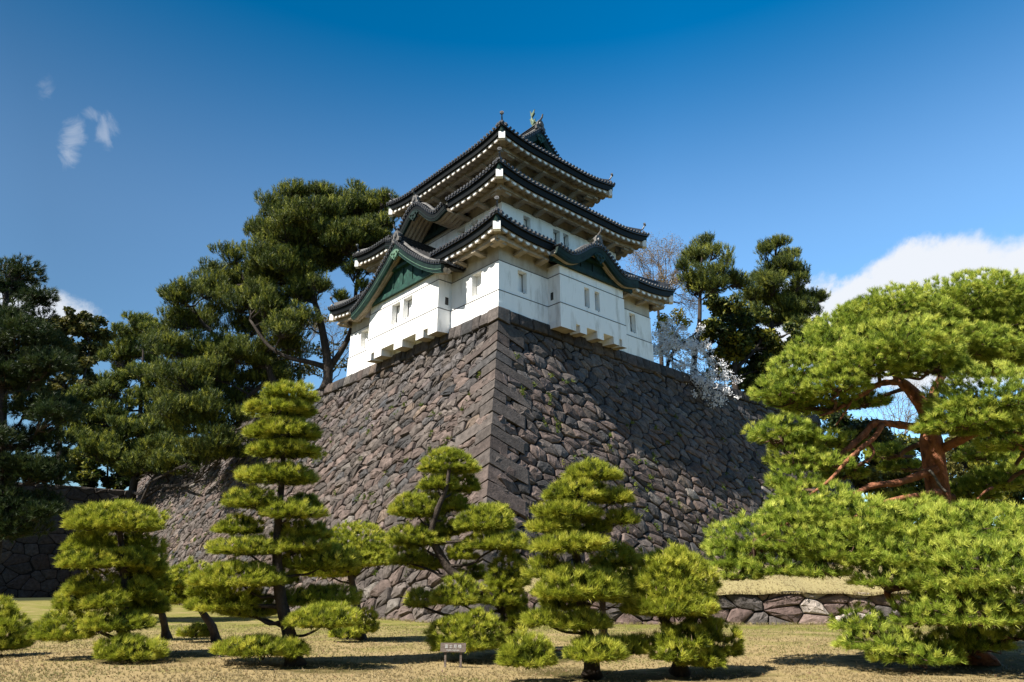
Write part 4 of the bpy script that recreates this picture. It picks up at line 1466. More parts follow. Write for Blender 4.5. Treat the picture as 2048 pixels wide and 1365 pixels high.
pine('clipped_pine', 'pine leaning left over the information board, with rounded separate cushions', G, base, [(1018, 1270), (1015, 1230), (985, 1195), (935, 1165), (900, 1140), (878, 1105), (862, 1070), (875, 1020), (893, 975), (900, 925)], 16.6, 16.2, .16, .04, T_MID, 106, spray=.35, nl=.125)
T_RIGHT = [(1184, 938, 58, 24, 0), (1150, 976, 70, 26, 0), (1225, 989, 44, 18, .2), (1133, 1015, 70, 20, -.1), (1242, 1031, 38, 18, .2), (1108, 1047, 54, 17, 0), (1178, 1048, 46, 20, .4), (1140, 1081, 82, 22, -.2), (1225, 1105, 42, 30, .6),
           (1096, 1128, 48, 30, 0), (1157, 1162, 98, 36, -.3), (1215, 1150, 46, 30, .5), (1092, 1229, 46, 18, -.2), (1160, 1236, 62, 20, -.3), (1055, 1294, 60, 38, -.6), (1191, 1292, 66, 26, -.6), (1245, 1287, 42, 20, -.2), (1130, 1200, 50, 18, .4)]
base = at_z(1184, 1352, 0)
pine('clipped_pine', 'tiered pine right of the wall corner with a side branch sticking out to its right', G, base, [(1182, 1310), (1172, 1260), (1163, 1210), (1160, 1150), (1150, 1095), (1158, 1040), (1175, 985), (1188, 940)], 13.1, 13.1, .13, .03, T_RIGHT, 107, spray=.35, nl=.125)
base = at_z(1207, 1277, 0)
pine('clipped_pine', 'straight slim trunk with shaded foliage seen just behind the tiered pine', G, base, [(1206, 1240), (1205, 1200), (1205, 1160)], 20.5, 20.5, .12, .07, [(1218, 1150, 44, 30), (1190, 1170, 40, 24), (1240, 1185, 34, 22)], 108, nn=30, nw=.0145, dens=200)
T_DOME = [(1341, 1152, 88, 62, 0), (1300, 1140, 50, 42, .2), (1386, 1140, 50, 42, .2), (1341, 1170, 86, 50, .3), (1341, 1125, 60, 34, .1), (1341, 1190, 90, 40, -.1), (1341, 1203, 86, 26, -.2), (1392, 1198, 38, 28, .3), (1300, 1190, 44, 30, -.2), (1365, 1268, 60, 24, -.4), (1433, 1273, 50, 38, .1), (1282, 1282, 38, 18, -.3), (1406, 1310, 46, 20, -.3), (1348, 1300, 40, 20, -.6), (1400, 1240, 40, 22, .3)]
base = at_z(1360, 1344, 0)
pine('clipped_pine', 'low pine with one big round ball of needles dotted with pale upright shoots', G, base, [(1358, 1310), (1350, 1275), (1328, 1240), (1318, 1205)], 13.4, 13.4, .13, .07, T_DOME, 109, candles=.07, dens=240, twigs=9, spray=.15)
base = at_z(-22, 1312, 0)
pine('clipped_pine', 'dark bushy pine cut off by the left edge at the bottom', G, base, [(-22, 1285), (-15, 1240), (-10, 1210)], 15.6, 15.6, .12, .06, [(-10, 1215, 38, 24), (14, 1258, 46, 34), (-30, 1262, 50, 30)], 110, spray=.3)

# the big red pine on the right
RED = [
    # top and back
    (1930, 600, 125, 36, 1.5), (2015, 645, 80, 40, 1.2), (1830, 628, 75, 32, .8), (2080, 620, 70, 45, 2),
    (1765, 622, 105, 34, .3), (1695, 655, 80, 36, .0), (1642, 692, 68, 40, -.2), (1602, 735, 62, 40, -.3), (1562, 775, 60, 34, -.4),
    (1930, 692, 95, 34, .9), (2005, 715, 66, 30, 1.2), (1880, 665, 60, 28, .5),
    # front dome
    (1790, 690, 112, 50, -1.2), (1722, 722, 82, 40, -1.1), (1862, 722, 62, 34, -1.0), (1668, 762, 66, 34, -.9),
    # right dome
    (1990, 790, 102, 55, -1.6), (1930, 836, 82, 36, -1.5), (1896, 790, 42, 32, -1.2), (2025, 862, 66, 50, -1.6), (1870, 846, 36, 24, -1.1), (2090, 800, 60, 60, -1.4),
    # left middle
    (1592, 792, 62, 30, -.2), (1640, 802, 70, 30, .1), (1720, 800, 44, 18, .4),
    (1562, 862, 70, 28, -.2), (1618, 878, 78, 25, .1), (1592, 912, 62, 26, -.1), (1660, 925, 50, 20, -.4), (1585, 952, 54, 34, -.4), (1620, 992, 84, 32, -.6),
    # big lower shelf
    (1500, 1072, 88, 46, -.4), (1465, 1112, 54, 34, -.6), (1600, 1025, 92, 32, -.8), (1600, 1072, 102, 46, -1.0), (1700, 1034, 102, 40, -.9), (1680, 1092, 102, 44, -1.2), (1560, 1130, 72, 28, -1.0), (1480, 1142, 40, 26, -.8),
    (1800, 1045, 102, 40, -1.0), (1800, 1102, 112, 42, -1.5), (1900, 1055, 112, 44, -1.4), (2000, 1062, 92, 50, -1.4), (1780, 1150, 72, 30, -1.8), (1640, 1135, 60, 24, -1.4),
    (1960, 650, 130, 64, 2.8), (1840, 665, 110, 54, 2.2), (2040, 700, 80, 60, 2.8), (1960, 615, 120, 34, 2.4), (1880, 642, 100, 36, 1.8), (2020, 690, 90, 40, 2.0), (1960, 708, 110, 34, 1.8), (1790, 640, 110, 36, 1.2), (1700, 690, 90, 40, 1.0), (1930, 985, 60, 22, .8), (1990, 960, 60, 26, .6), (2040, 930, 50, 30, .8), (1960, 905, 46, 20, 1.2),
    (1700, 884, 42, 15, .9), (1775, 905, 44, 16, 2.0), (1690, 945, 46, 16, .6), (1800, 930, 36, 14, 2.4), (1745, 800, 36, 14, 1.6), (1820, 1000, 50, 16, -.2),
    # lower right, nearest
    (1960, 1130, 122, 56, -2.2), (1882, 1152, 72, 40, -2.0), (2022, 1192, 72, 52, -2.4), (1930, 1212, 92, 46, -2.3), (1852, 1222, 62, 36, -2.0),
    (1722, 1240, 52, 26, -1.4), (1762, 1277, 72, 30, -1.6), (1830, 1300, 82, 30, -1.7), (1945, 1275, 66, 28, -1.6), (2032, 1252, 50, 30, -2.0)]


def red_pine():
    rng = np.random.default_rng(120)
    d = 15.0
    base = at_z(1956, 1338, 0)
    root = tree_root('red_pine', base, 'huge spreading pine with a thick orange-red trunk at the right edge', None)
    trunk_px = [(1942, 1300), (1925, 1240), (1905, 1170), (1890, 1090), (1880, 1010), (1870, 940), (1862, 880), (1856, 830), (1825, 785), (1790, 755)]
    n = len(trunk_px)
    tpts = [base] + [at_d(u, v, base[1] + (d - base[1]) * min(1, (i + 1) / 5)) for i, (u, v) in enumerate(trunk_px)]
    sp = smooth_path(tpts)
    rad = np.interp(np.linspace(0, 1, len(sp)), [0, .06, .2, .5, .6, .68, .76, .88, 1], [.40, .31, .26, .225, .235, .22, .19, .15, .08])
    b = MB(); b.tube(sp, rad * (1 + rng.normal(size=len(sp)) * 0.05), 14)
    rel(b.build('trunk', M['barkred'], None, smooth=True), root)
    limbs = []

    def limb(px, d0, d1, ra, rb, mat='barkred', name='branch', nn_=9):
        pts = smooth_path([at_d(u, v, d0 + (d1 - d0) * i / (len(px) - 1)) for i, (u, v) in enumerate(px)])
        b = MB(); b.tube(pts, np.linspace(ra * .62, rb * .7, len(pts)) * (1 + rng.normal(size=len(pts)) * 0.06), nn_)
        rel(b.build(name, M[mat], None, smooth=True), root)
        limbs.extend(pts)
    limb([(1866, 862), (1829, 855), (1790, 849), (1750, 847), (1729, 868), (1705, 890), (1672, 915), (1630, 925), (1590, 930)], 15, 14.6, .16, .05)
    limb([(1764, 850), (1750, 874), (1722, 897), (1693, 923), (1660, 960), (1620, 990)], 14.8, 14.0, .10, .035)
    limb([(1738, 888), (1748, 905), (1734, 925)], 14.7, 14.4, .06, .02)
    limb([(1878, 900), (1905, 888), (1938, 872), (1990, 852), (2040, 840)], 15, 13.6, .18, .08)
    limb([(1872, 938), (1842, 950), (1795, 966), (1744, 972), (1706, 990), (1650, 1015), (1590, 1040), (1510, 1080)], 14.8, 14.2, .15, .04)
    limb([(1878, 985), (1844, 990), (1776, 1004), (1720, 1030), (1680, 1060)], 14.8, 13.8, .12, .04)
    limb([(1800, 765), (1760, 768), (1715, 795), (1668, 822), (1640, 832)], 14.9, 14.5, .12, .03)
    limb([(1702, 802), (1690, 825), (1672, 850)], 14.6, 14.4, .05, .02)
    limb([(1856, 830), (1866, 790), (1890, 740), (1920, 680), (1940, 620)], 15, 16.4, .2, .05)
    limb([(1800, 762), (1770, 720), (1740, 680), (1700, 660)], 15, 14.9, .14, .04)
    limb([(1760, 772), (1690, 765), (1630, 755), (1580, 780)], 14.9, 14.6, .08, .03)
    limb([(1858, 940), (1870, 955), (1880, 972), (1893, 985)], 14.55, 14.45, .05, .035, 'barkgrey', 'dead_stub')
    limb([(1905, 1165), (1860, 1150), (1825, 1168), (1790, 1176), (1774, 1186), (1790, 1210), (1810, 1235), (1800, 1270), (1770, 1280)], 14.4, 13.4, .13, .04)
    limb([(1898, 1120), (1930, 1125), (1975, 1140), (2020, 1180)], 14.2, 12.8, .12, .05)
    limb([(1890, 1060), (1850, 1075), (1800, 1100), (1740, 1110)], 14.8, 13.8, .11, .04)
    limb([(1985, 975), (1968, 985), (1955, 998)], 13.9, 13.8, .05, .02)
    limb([(2040, 868), (2000, 862), (1960, 845), (1925, 820)], 13.6, 13.4, .06, .02)
    limb([(2060, 905), (2030, 890), (2005, 880)], 13.5, 13.4, .07, .03)
    lp = np.array(limbs + list(sp))
    for (u, v, hw, hh, dy) in RED:
        c = at_d(u, v, d + dy)
        ps = np.linalg.norm(c - np.array([0, 0, EYE])) / FPX * 0.97
        rx, rz = hw * ps, hh * ps
        ry = rx * rng.uniform(0.8, 1.0)
        cb = c - np.array([0, 0, rz * 0.4])
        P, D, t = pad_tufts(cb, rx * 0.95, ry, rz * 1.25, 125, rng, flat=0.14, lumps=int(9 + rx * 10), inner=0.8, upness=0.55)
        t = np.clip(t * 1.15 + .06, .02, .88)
        co, ti = needles(P, D, t, rng, 42, 0.115, 0.0094, 0.75, jit=.016)
        rel(tri_mesh('foliage_pad', co, ti, M['needlefresh']), root)
        q = cb - np.array([0, 0, rz * 0.05])
        a = lp[np.argmin(np.linalg.norm((lp - q) * np.array([1, .5, 1.0]), axis=1))]
        b = MB()
        ln = np.linalg.norm(q - a)
        bp = smooth_path(bez(a, q, ln * 0.05, rng, 4, 0.07), 3)
        b.tube(bp, np.linspace(min(.07, .025 + .02 * ln), 0.02, len(bp)), 6)
        for k in range(9 + int(rx * 9)):
            an = rng.random() * 6.283
            f = rng.uniform(0.5, 0.95)
            e = q + np.array([math.cos(an) * rx * f, math.sin(an) * ry * f, rz * rng.uniform(0.0, 0.75) * (1 - 0.5 * f)])
            tw = bez(bp[-1 - rng.integers(0, 3)], e, 0.04, rng, 5, 0.08)
            b.tube(tw, np.linspace(0.02, 0.006, len(tw)), 4, cap=False)
        rel(b.build('branch', M['twig'], None, smooth=True), root)
    return root


red_pine()
# ------------------------------------------------------------------ trees behind


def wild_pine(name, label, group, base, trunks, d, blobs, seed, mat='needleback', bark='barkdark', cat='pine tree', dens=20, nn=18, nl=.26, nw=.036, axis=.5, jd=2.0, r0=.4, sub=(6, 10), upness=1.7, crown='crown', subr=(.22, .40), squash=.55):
    """loose tall pine: boughs carrying clusters of upright bottle-brush shoots"""
    rng = np.random.default_rng(seed)
    root = tree_root(name, base, label, group, cat)
    allp = []
    for k, px in enumerate(trunks):
        st = [np.asarray(base)] if k == 0 else []
        t, p = make_trunk(root, st + path_at(px, d + 0.3 * k), r0 * (1 if k == 0 else .6), r0 * .22, M[bark], rng, flare=1.35)
        allp += list(p)
    tp = np.array(allp)
    Ps, Ds, Ts = [], [], []
    br = MB()
    for bl in blobs:
        u, v, hw, hh = bl[:4]
        dd = d + (bl[4] if len(bl) > 4 else rng.uniform(-jd, jd))
        c = at_d(u, v, dd)
        ps = np.linalg.norm(c - np.array([0, 0, EYE])) / FPX
        rx, rz = hw * ps, hh * ps
        a = tp[np.argmin(np.linalg.norm((tp - c + np.array([0, 0, 0.12 * np.linalg.norm(c - base)])) * np.array([.5, .5, 1.0]), axis=1))]
        bp = bez(a, c - np.array([0, 0, rz * .4]), .03 * np.linalg.norm(c - a), rng, 4, .05)
        br.tube(bp, np.linspace(min(r0 * .5, .05 + .012 * np.linalg.norm(c - a)), .035, len(bp)), 5)
        m = rng.integers(*sub) + int(rx * 2.6)
        for k in range(m):
            o = unit(rng.normal(size=3)) * rng.random() ** .5
            cc = c + o * np.array([rx * .8, rx * .8, rz * .8])
            sr = rng.uniform(*subr) * min(rx, 2.2) + .15
            P, D, t = pad_tufts(cc, sr, sr, sr * squash, dens, rng, flat=.5, lumps=4, inner=.6, upness=upness)
            Ps.append(P); Ds.append(D); Ts.append(t + rng.normal() * .06)
            tw = bez(bp[-2], cc, .05, rng, 3, .06)
            br.tube(tw, np.linspace(.045, .02, len(tw)), 4, cap=False)
    rel(br.build('branches', M[bark], None), root)
    P, D, t = np.concatenate(Ps), np.concatenate(Ds), np.concatenate(Ts)
    co, ti = needles(P, D, t + .08, rng, nn, nl, nw, .75, axis=axis)
    rel(tri_mesh(crown, co, ti, M[mat]), root)
    return root


def leafy(name, label, group, base, trunks, d, blobs, seed, mat, bark='barkdark', cat='tree', dens=60, size=.16, jd=1.5, r0=.3, twig=True, crown='crown'):
    rng = np.random.default_rng(seed)
    root = tree_root(name, base, label, group, cat)
    allp = []
    for k, px in enumerate(trunks):
        st = [np.asarray(base)] if k == 0 else []
        t, p = make_trunk(root, st + path_at(px, d + .2 * k), r0 * (1 if k == 0 else .55), r0 * .25, M[bark], rng, flare=1.3)
        allp += list(p)
    tp = np.array(allp)
    br = MB()
    Ps, Ts = [], []
    for bl in blobs:
        u, v, hw, hh = bl[:4]
        c = at_d(u, v, d + (bl[4] if len(bl) > 4 else rng.uniform(-jd, jd)))
        ps = np.linalg.norm(c - np.array([0, 0, EYE])) / FPX
        rx, rz = hw * ps, hh * ps
        a = tp[np.argmin(np.linalg.norm((tp - c + np.array([0, 0, .15 * np.linalg.norm(c - base)])) * np.array([.5, .5, 1]), axis=1))]
        bp = bez(a, c, .02, rng, 4, .06)
        br.tube(bp, np.linspace(min(r0 * .45, .12), .03, len(bp)), 5)
        for k in range(3 + int(rx * 2.5)):
            cc = c + unit(rng.normal(size=3)) * rng.random() ** .4 * np.array([rx, rx, rz]) * .85
            sr = rng.uniform(.3, .55) * min(rx, rz * 1.6, 1.6) + .12
            n = int(dens * sr * sr * 8) + 6
            vv = unit(rng.normal(size=(n, 3)))
            rr = (0.35 + .75 * rng.random((n, 1)) ** .6)
            Ps.append(cc + vv * rr * sr * np.array([1, 1, .75])); Ts.append(np.clip(.40 + rng.normal() * .2 + rng.normal(size=n) * .16 + .12 * (rr[:, 0] - .7), .02, .88))
            tw = bez(bp[-2], cc, .04, rng, 3, .08)
            br.tube(tw, np.linspace(.035, .012, len(tw)), 4, cap=False)
    rel(br.build('branches', M[bark], None), root)
    co, ti = leaves(np.concatenate(Ps), np.concatenate(Ts), rng, size)
    rel(tri_mesh(crown, co, ti, M[mat], nv=4), root)
    return root


def on_top(u, v):
    """where the photo pixel's ray meets the ground behind the walls"""
    return at_z(u, v, WALL_H - 0.45)


GB = 'tall pines on top of the stone wall'
d1 = 50.0
top_at = lambda u, d: np.array([at_d(u, 760, d)[0], d, WALL_H - 0.5])
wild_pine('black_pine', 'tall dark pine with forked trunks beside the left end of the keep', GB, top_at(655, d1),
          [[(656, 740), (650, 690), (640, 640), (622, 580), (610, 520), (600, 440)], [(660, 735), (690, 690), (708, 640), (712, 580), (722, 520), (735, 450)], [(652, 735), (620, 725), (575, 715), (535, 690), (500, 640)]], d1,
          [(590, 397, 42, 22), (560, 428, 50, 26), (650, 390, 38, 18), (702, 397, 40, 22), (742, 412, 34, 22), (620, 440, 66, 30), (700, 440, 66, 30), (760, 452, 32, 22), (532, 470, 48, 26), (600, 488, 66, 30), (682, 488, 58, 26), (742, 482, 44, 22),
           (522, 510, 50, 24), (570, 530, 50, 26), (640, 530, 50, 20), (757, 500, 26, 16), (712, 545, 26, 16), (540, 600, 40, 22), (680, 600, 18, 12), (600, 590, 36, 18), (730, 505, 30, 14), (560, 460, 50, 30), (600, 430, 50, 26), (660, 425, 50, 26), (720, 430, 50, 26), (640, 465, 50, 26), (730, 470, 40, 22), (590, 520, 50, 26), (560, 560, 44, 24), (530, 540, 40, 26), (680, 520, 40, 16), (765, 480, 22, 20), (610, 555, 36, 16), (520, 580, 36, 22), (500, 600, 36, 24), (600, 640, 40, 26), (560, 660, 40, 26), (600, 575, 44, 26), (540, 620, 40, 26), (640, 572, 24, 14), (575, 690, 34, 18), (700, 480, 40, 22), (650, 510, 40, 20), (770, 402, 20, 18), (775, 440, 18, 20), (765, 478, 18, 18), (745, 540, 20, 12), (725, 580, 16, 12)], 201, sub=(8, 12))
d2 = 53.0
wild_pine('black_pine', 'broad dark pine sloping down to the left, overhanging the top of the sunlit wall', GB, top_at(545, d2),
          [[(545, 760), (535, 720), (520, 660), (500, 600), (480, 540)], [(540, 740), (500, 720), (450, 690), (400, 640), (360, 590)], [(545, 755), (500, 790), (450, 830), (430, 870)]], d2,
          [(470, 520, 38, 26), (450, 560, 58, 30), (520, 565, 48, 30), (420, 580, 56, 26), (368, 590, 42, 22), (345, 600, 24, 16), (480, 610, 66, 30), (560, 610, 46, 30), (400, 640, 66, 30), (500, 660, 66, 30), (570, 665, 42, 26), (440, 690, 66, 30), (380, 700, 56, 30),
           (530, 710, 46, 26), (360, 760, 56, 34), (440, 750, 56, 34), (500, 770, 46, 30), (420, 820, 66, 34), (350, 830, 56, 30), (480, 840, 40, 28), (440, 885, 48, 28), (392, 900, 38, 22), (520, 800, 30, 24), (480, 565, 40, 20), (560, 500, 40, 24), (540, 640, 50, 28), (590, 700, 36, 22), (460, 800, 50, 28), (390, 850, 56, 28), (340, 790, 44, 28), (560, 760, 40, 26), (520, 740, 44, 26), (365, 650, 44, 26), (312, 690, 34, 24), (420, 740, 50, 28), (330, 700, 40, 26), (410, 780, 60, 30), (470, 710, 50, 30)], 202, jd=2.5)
d3 = 74.0
wild_pine('black_pine', 'more distant dark pine at the far end of the sunlit wall', GB, np.array([at_d(275, 930, d3)[0], d3, 9.0]),
          [[(278, 900), (280, 840), (284, 760), (288, 680)], [(280, 850), (310, 800), (325, 740)]], d3,
          [(290, 652, 32, 18), (320, 668, 30, 18), (260, 672, 38, 18), (240, 722, 42, 26), (300, 712, 38, 22), (220, 780, 42, 26), (280, 790, 46, 30), (200, 840, 46, 30), (270, 860, 56, 30), (180, 888, 46, 22), (240, 905, 56, 24), (310, 900, 40, 22), (330, 840, 40, 26), (330, 770, 40, 26), (190, 910, 40, 22), (320, 880, 40, 26), (250, 760, 40, 26), (310, 830, 40, 28), (235, 830, 46, 28), (180, 800, 40, 22), (265, 920, 50, 24), (160, 860, 40, 24), (340, 920, 40, 20), (355, 870, 30, 24), (260, 700, 34, 18), (300, 750, 40, 26), (300, 928, 50, 22, -4), (350, 932, 48, 24, -9), (262, 945, 40, 20, 0), (400, 922, 44, 22, -13), (445, 905, 40, 22, -18), (330, 905, 50, 24, -6)], 203, nl=.4, nw=.06, dens=11, jd=3)
d4 = 86.0
leafy('camphor_tree', 'rounded olive-brown broadleaf tree at far left behind the dark pines', None, np.array([at_d(118, 985, d4)[0], d4, 11.6]),
      [[(118, 950), (120, 880), (125, 800), (135, 720)], [(122, 850), (160, 780), (180, 700)], [(120, 870), (100, 800), (95, 720)]], d4,
      [(130, 650, 44, 18), (180, 657, 38, 16), (98, 662, 38, 16), (155, 640, 40, 12), (205, 675, 18, 14), (120, 700, 42, 20), (182, 700, 34, 20), (110, 760, 48, 28), (160, 772, 38, 24), (150, 732, 42, 20), (130, 812, 40, 22), (90, 720, 34, 20), (70, 690, 30, 20), (60, 780, 40, 30)], 204, 'leafolive', size=.3, dens=26, r0=.45)
d5 = 27.0
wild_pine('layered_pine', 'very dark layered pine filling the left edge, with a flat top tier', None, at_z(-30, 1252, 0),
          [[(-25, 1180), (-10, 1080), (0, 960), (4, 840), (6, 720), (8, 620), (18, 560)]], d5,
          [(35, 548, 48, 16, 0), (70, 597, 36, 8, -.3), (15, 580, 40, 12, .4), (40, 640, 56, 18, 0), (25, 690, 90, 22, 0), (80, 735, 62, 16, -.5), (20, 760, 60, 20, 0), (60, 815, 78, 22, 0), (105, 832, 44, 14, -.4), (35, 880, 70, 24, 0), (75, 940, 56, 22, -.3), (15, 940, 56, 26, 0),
           (40, 1005, 66, 28, 0), (85, 1025, 34, 18, -.6), (15, 1060, 50, 20, 0), (-60, 620, 50, 18, 0), (-80, 720, 70, 20, 0), (-90, 840, 70, 22, 0), (-90, 960, 70, 22, 0), (-80, 1050, 60, 20, 0)], 205, mat='needleshade', dens=44, nn=16, nl=.2, nw=.024, axis=.15, r0=.3, sub=(6, 9), upness=.7)
# right of the keep
GR = 'pines behind the right-hand wall'
d6 = 49.0
wild_pine('slender_pine', 'slender pine with a bare curved trunk and airy crown just right of the keep', GR, top_at(1386, d6),
          [[(1388, 725), (1394, 680), (1399, 640), (1400, 590), (1402, 545), (1405, 500)]], d6,
          [(1405, 488, 24, 11), (1390, 520, 40, 16), (1432, 508, 26, 13), (1366, 535, 18, 10), (1400, 555, 36, 12), (1440, 545, 28, 13), (1390, 582, 28, 10), (1430, 575, 36, 12), (1460, 562, 24, 12), (1482, 570, 26, 11), (1375, 565, 20, 10), (1455, 525, 14, 10)], 206, r0=.26, jd=1.2, mat='needleback', nl=.26, nw=.032)
d7 = 56.0
wild_pine('slender_pine', 'full-crowned pine with a straight trunk, its boughs reaching toward the cloud', GR, top_at(1540, d7),
          [[(1540, 760), (1541, 700), (1544, 640), (1548, 580), (1552, 510)]], d7,
          [(1550, 495, 26, 10), (1530, 515, 24, 12), (1576, 515, 28, 12), (1560, 540, 46, 17), (1592, 550, 24, 12), (1520, 560, 24, 12), (1546, 575, 46, 17), (1590, 590, 34, 15), (1530, 602, 40, 15), (1570, 616, 46, 15), (1612, 600, 34, 12), (1640, 600, 18, 9), (1500, 592, 24, 12), (1600, 632, 34, 12), (1560, 642, 34, 10), (1592, 655, 30, 10), (1482, 690, 30, 12), (1492, 706, 24, 10), (1476, 752, 22, 11), (1600, 570, 24, 12), (1510, 630, 28, 12)], 207, r0=.34, jd=1.6, nl=.28, nw=.034)
d8 = 53.0
leafy('evergreen_tree', 'dark glossy evergreen mass between the two pines behind the right wall', None, top_at(1470, d8 + 1),
      [[(1470, 760), (1470, 700), (1468, 640)], [(1470, 740), (1510, 700), (1530, 660)]], d8 + 1,
      [(1440, 602, 38, 18), (1470, 622, 48, 22), (1500, 642, 44, 24), (1430, 652, 38, 26), (1480, 670, 48, 28), (1520, 700, 48, 28), (1460, 710, 48, 28), (1510, 742, 44, 26), (1580, 692, 40, 32), (1602, 660, 34, 24), (1440, 740, 30, 20), (1550, 740, 40, 26), (1620, 700, 40, 30), (1405, 680, 20, 16), (1490, 770, 40, 22), (1540, 670, 40, 30), (1555, 780, 40, 26)], 208, 'leafdark', size=.17, dens=50, r0=.3)
d9 = 47.5
leafy('flowering_shrub', 'yellow flowering bush at the right end of the keep', None, top_at(1345, d9 + 2.5), [[(1345, 700), (1348, 660)]], d9 + 2.5,
      [(1322, 640, 14, 18), (1335, 655, 22, 16), (1362, 632, 20, 12), (1350, 680, 24, 20), (1372, 650, 14, 10), (1330, 690, 16, 16)], 209, 'leafyellow', cat='shrub', size=.11, dens=45, r0=.08)


def cherry():
    rng = np.random.default_rng(210)
    base = top_at(1330, d9)
    root = tree_root('cherry_tree', base, 'white blossoming cherry with a shower of branches hanging over the wall top', None, 'cherry tree')
    t, tp = make_trunk(root, [base] + path_at([(1340, 715), (1362, 690), (1385, 672), (1400, 660)], d9), .14, .05, M['barkdark'], rng)
    limbs = [[(1340, 715), (1330, 680), (1322, 655)], [(1362, 690), (1350, 665), (1345, 650)], [(1340, 715), (1372, 730), (1400, 745), (1420, 775)], [(1362, 690), (1400, 700), (1430, 725), (1445, 790)], [(1340, 718), (1365, 745), (1390, 765), (1415, 800)], [(1385, 672), (1392, 690), (1375, 700)], [(1340, 718), (1320, 700), (1312, 690)]]
    br = MB(); Ps = []
    for lm in limbs:
        pts = smooth_path([at_d(u, v, d9 - 0.35 * i) for i, (u, v) in enumerate(lm)])
        br.tube(pts, np.linspace(.06, .02, len(pts)), 5)
        for p in pts[2:]:
            for k in range(5):
                q = p + rng.normal(size=3) * np.array([.5, .5, .32]) - np.array([0, 0, .1])
                tw = bez(p, q, -.05, rng, 3, .1)
                br.tube(tw, np.linspace(.015, .006, len(tw)), 3, cap=False)
                Ps.append(q + rng.normal(size=(18, 3)) * .12)
    for u, v, hw, hh, n in ((1328, 662, 22, 14, 300), (1350, 690, 36, 20, 700), (1322, 702, 20, 18, 400), (1378, 690, 20, 16, 300), (1356, 738, 26, 10, 300), (1392, 762, 26, 14, 420), (1412, 782, 14, 16, 260), (1446, 772, 9, 30, 480), (1432, 792, 10, 16, 220), (1400, 660, 10, 8, 60), (1425, 755, 14, 16, 160)):
        c = at_d(u, v, d9 - .8); ps = 52 / FPX
        cl = rng.normal(size=(max(5, n // 26), 3)) * np.array([hw * ps * .5, .5, hh * ps * .5])
        for q in cl: Ps.append(c + q + rng.normal(size=(18, 3)) * .13)
    rel(br.build('branches', M['barkdark'], None), root)
    P = np.concatenate(Ps)
    co, ti = leaves(P, np.full(len(P), .6), rng, .082)
    rel(tri_mesh('blossom', co, ti, M['blossom'], nv=4), root)


cherry()


def bare_tree(name, label, base, d, starts, tips, seed, mat='barkgrey', tmat='barkdark', bud='bud', r0=.2, fan=4, nbud=1.0, group=None):
    """leafless crown: limbs that fork into fine twigs with swelling buds"""
    rng = np.random.default_rng(seed)
    root = tree_root(name, base, label, group, 'tree')
    t, tp = make_trunk(root, [base] + path_at(starts, d), r0, r0 * .4, M[tmat], rng)
    br = MB(); Ps = []

    def grow(p, dr, ln, r, lev):
        e = p + dr * ln
        pts = bez(p, e, -.04 * ln, rng, 3, .07)
        br.tube(pts, np.linspace(r, r * .55, len(pts)), 4 if lev > 1 else 5, cap=False)
        if lev >= 4:
            Ps.append(e + rng.normal(size=(max(1, int(7 * nbud)), 3)) * .16)
            return
        for k in range(4 if lev < 2 else 3):
            nd = unit(dr + rng.normal(size=3) * .48 + np.array([0, 0, .12]))
            grow(pts[-1] if k else pts[-2], nd, ln * rng.uniform(.55, .8), r * .55, lev + 1)
    for (u, v, dy) in tips:
        q = at_d(u, v, d + dy)
        a = tp[-1 - rng.integers(0, 3)]
        ln = np.linalg.norm(q - a)
        grow(a, unit(q - a), ln * .55, r0 * .35, 0)
    rel(br.build('branches', M[mat], None), root)
    if Ps:
        P = np.concatenate(Ps)
        co, ti = leaves(P, np.full(len(P), .45), rng, .05)
        rel(tri_mesh('buds', co, ti, M[bud], nv=4), root)


bare_tree('budding_tree', 'leafless brownish tree with fine budding twigs behind the keep roof', top_at(1322, 58), 58, [(1322, 700), (1318, 640), (1315, 605)],
          [(1285, 535, 0), (1310, 522, 1), (1335, 525, -1), (1355, 540, 0), (1372, 570, 1), (1340, 560, -1), (1385, 600, 0), (1290, 560, 1)], 211, r0=.22, nbud=1.6, mat='barkbrown', fan=4)
bare_tree('budding_tree', 'bare reddish-twigged tree seen under the dark pine left of the keep', top_at(600, 60), 60, [(600, 740), (598, 710)],
          [(560, 670, 0), (600, 650, 1), (640, 660, -1), (580, 700, 1), (680, 690, 0), (530, 700, 0)], 212, r0=.18, nbud=.6)
leafy('evergreen_tree', 'low dark evergreen thicket on top of the shaded wall at left', None, np.array([at_d(215, 985, 87)[0], 87, 11.2]), [[(215, 950), (215, 900)], [(215, 960), (260, 930)], [(215, 960), (165, 930)]], 87,
      [(160, 960, 34, 22), (200, 950, 40, 26), (245, 955, 36, 22), (150, 920, 34, 26), (200, 905, 40, 26), (250, 915, 36, 24), (225, 870, 40, 26), (165, 870, 36, 26), (60, 930, 40, 40), (100, 940, 30, 30), (285, 900, 26, 20)], 214, 'leafdark', size=.3, dens=26, r0=.2)
leafy('evergreen_tree', 'thin olive understorey tree behind the forked pine trunks left of the keep', None, top_at(665, 63), [[(665, 740), (668, 690)], [(665, 745), (700, 700)]], 63,
      [(660, 700, 30, 20), (690, 730, 26, 18), (620, 745, 30, 16), (700, 660, 18, 18), (580, 690, 30, 20), (640, 650, 26, 18), (600, 640, 30, 18), (560, 730, 36, 18)], 215, 'leafolive', size=.14, dens=16, r0=.12)
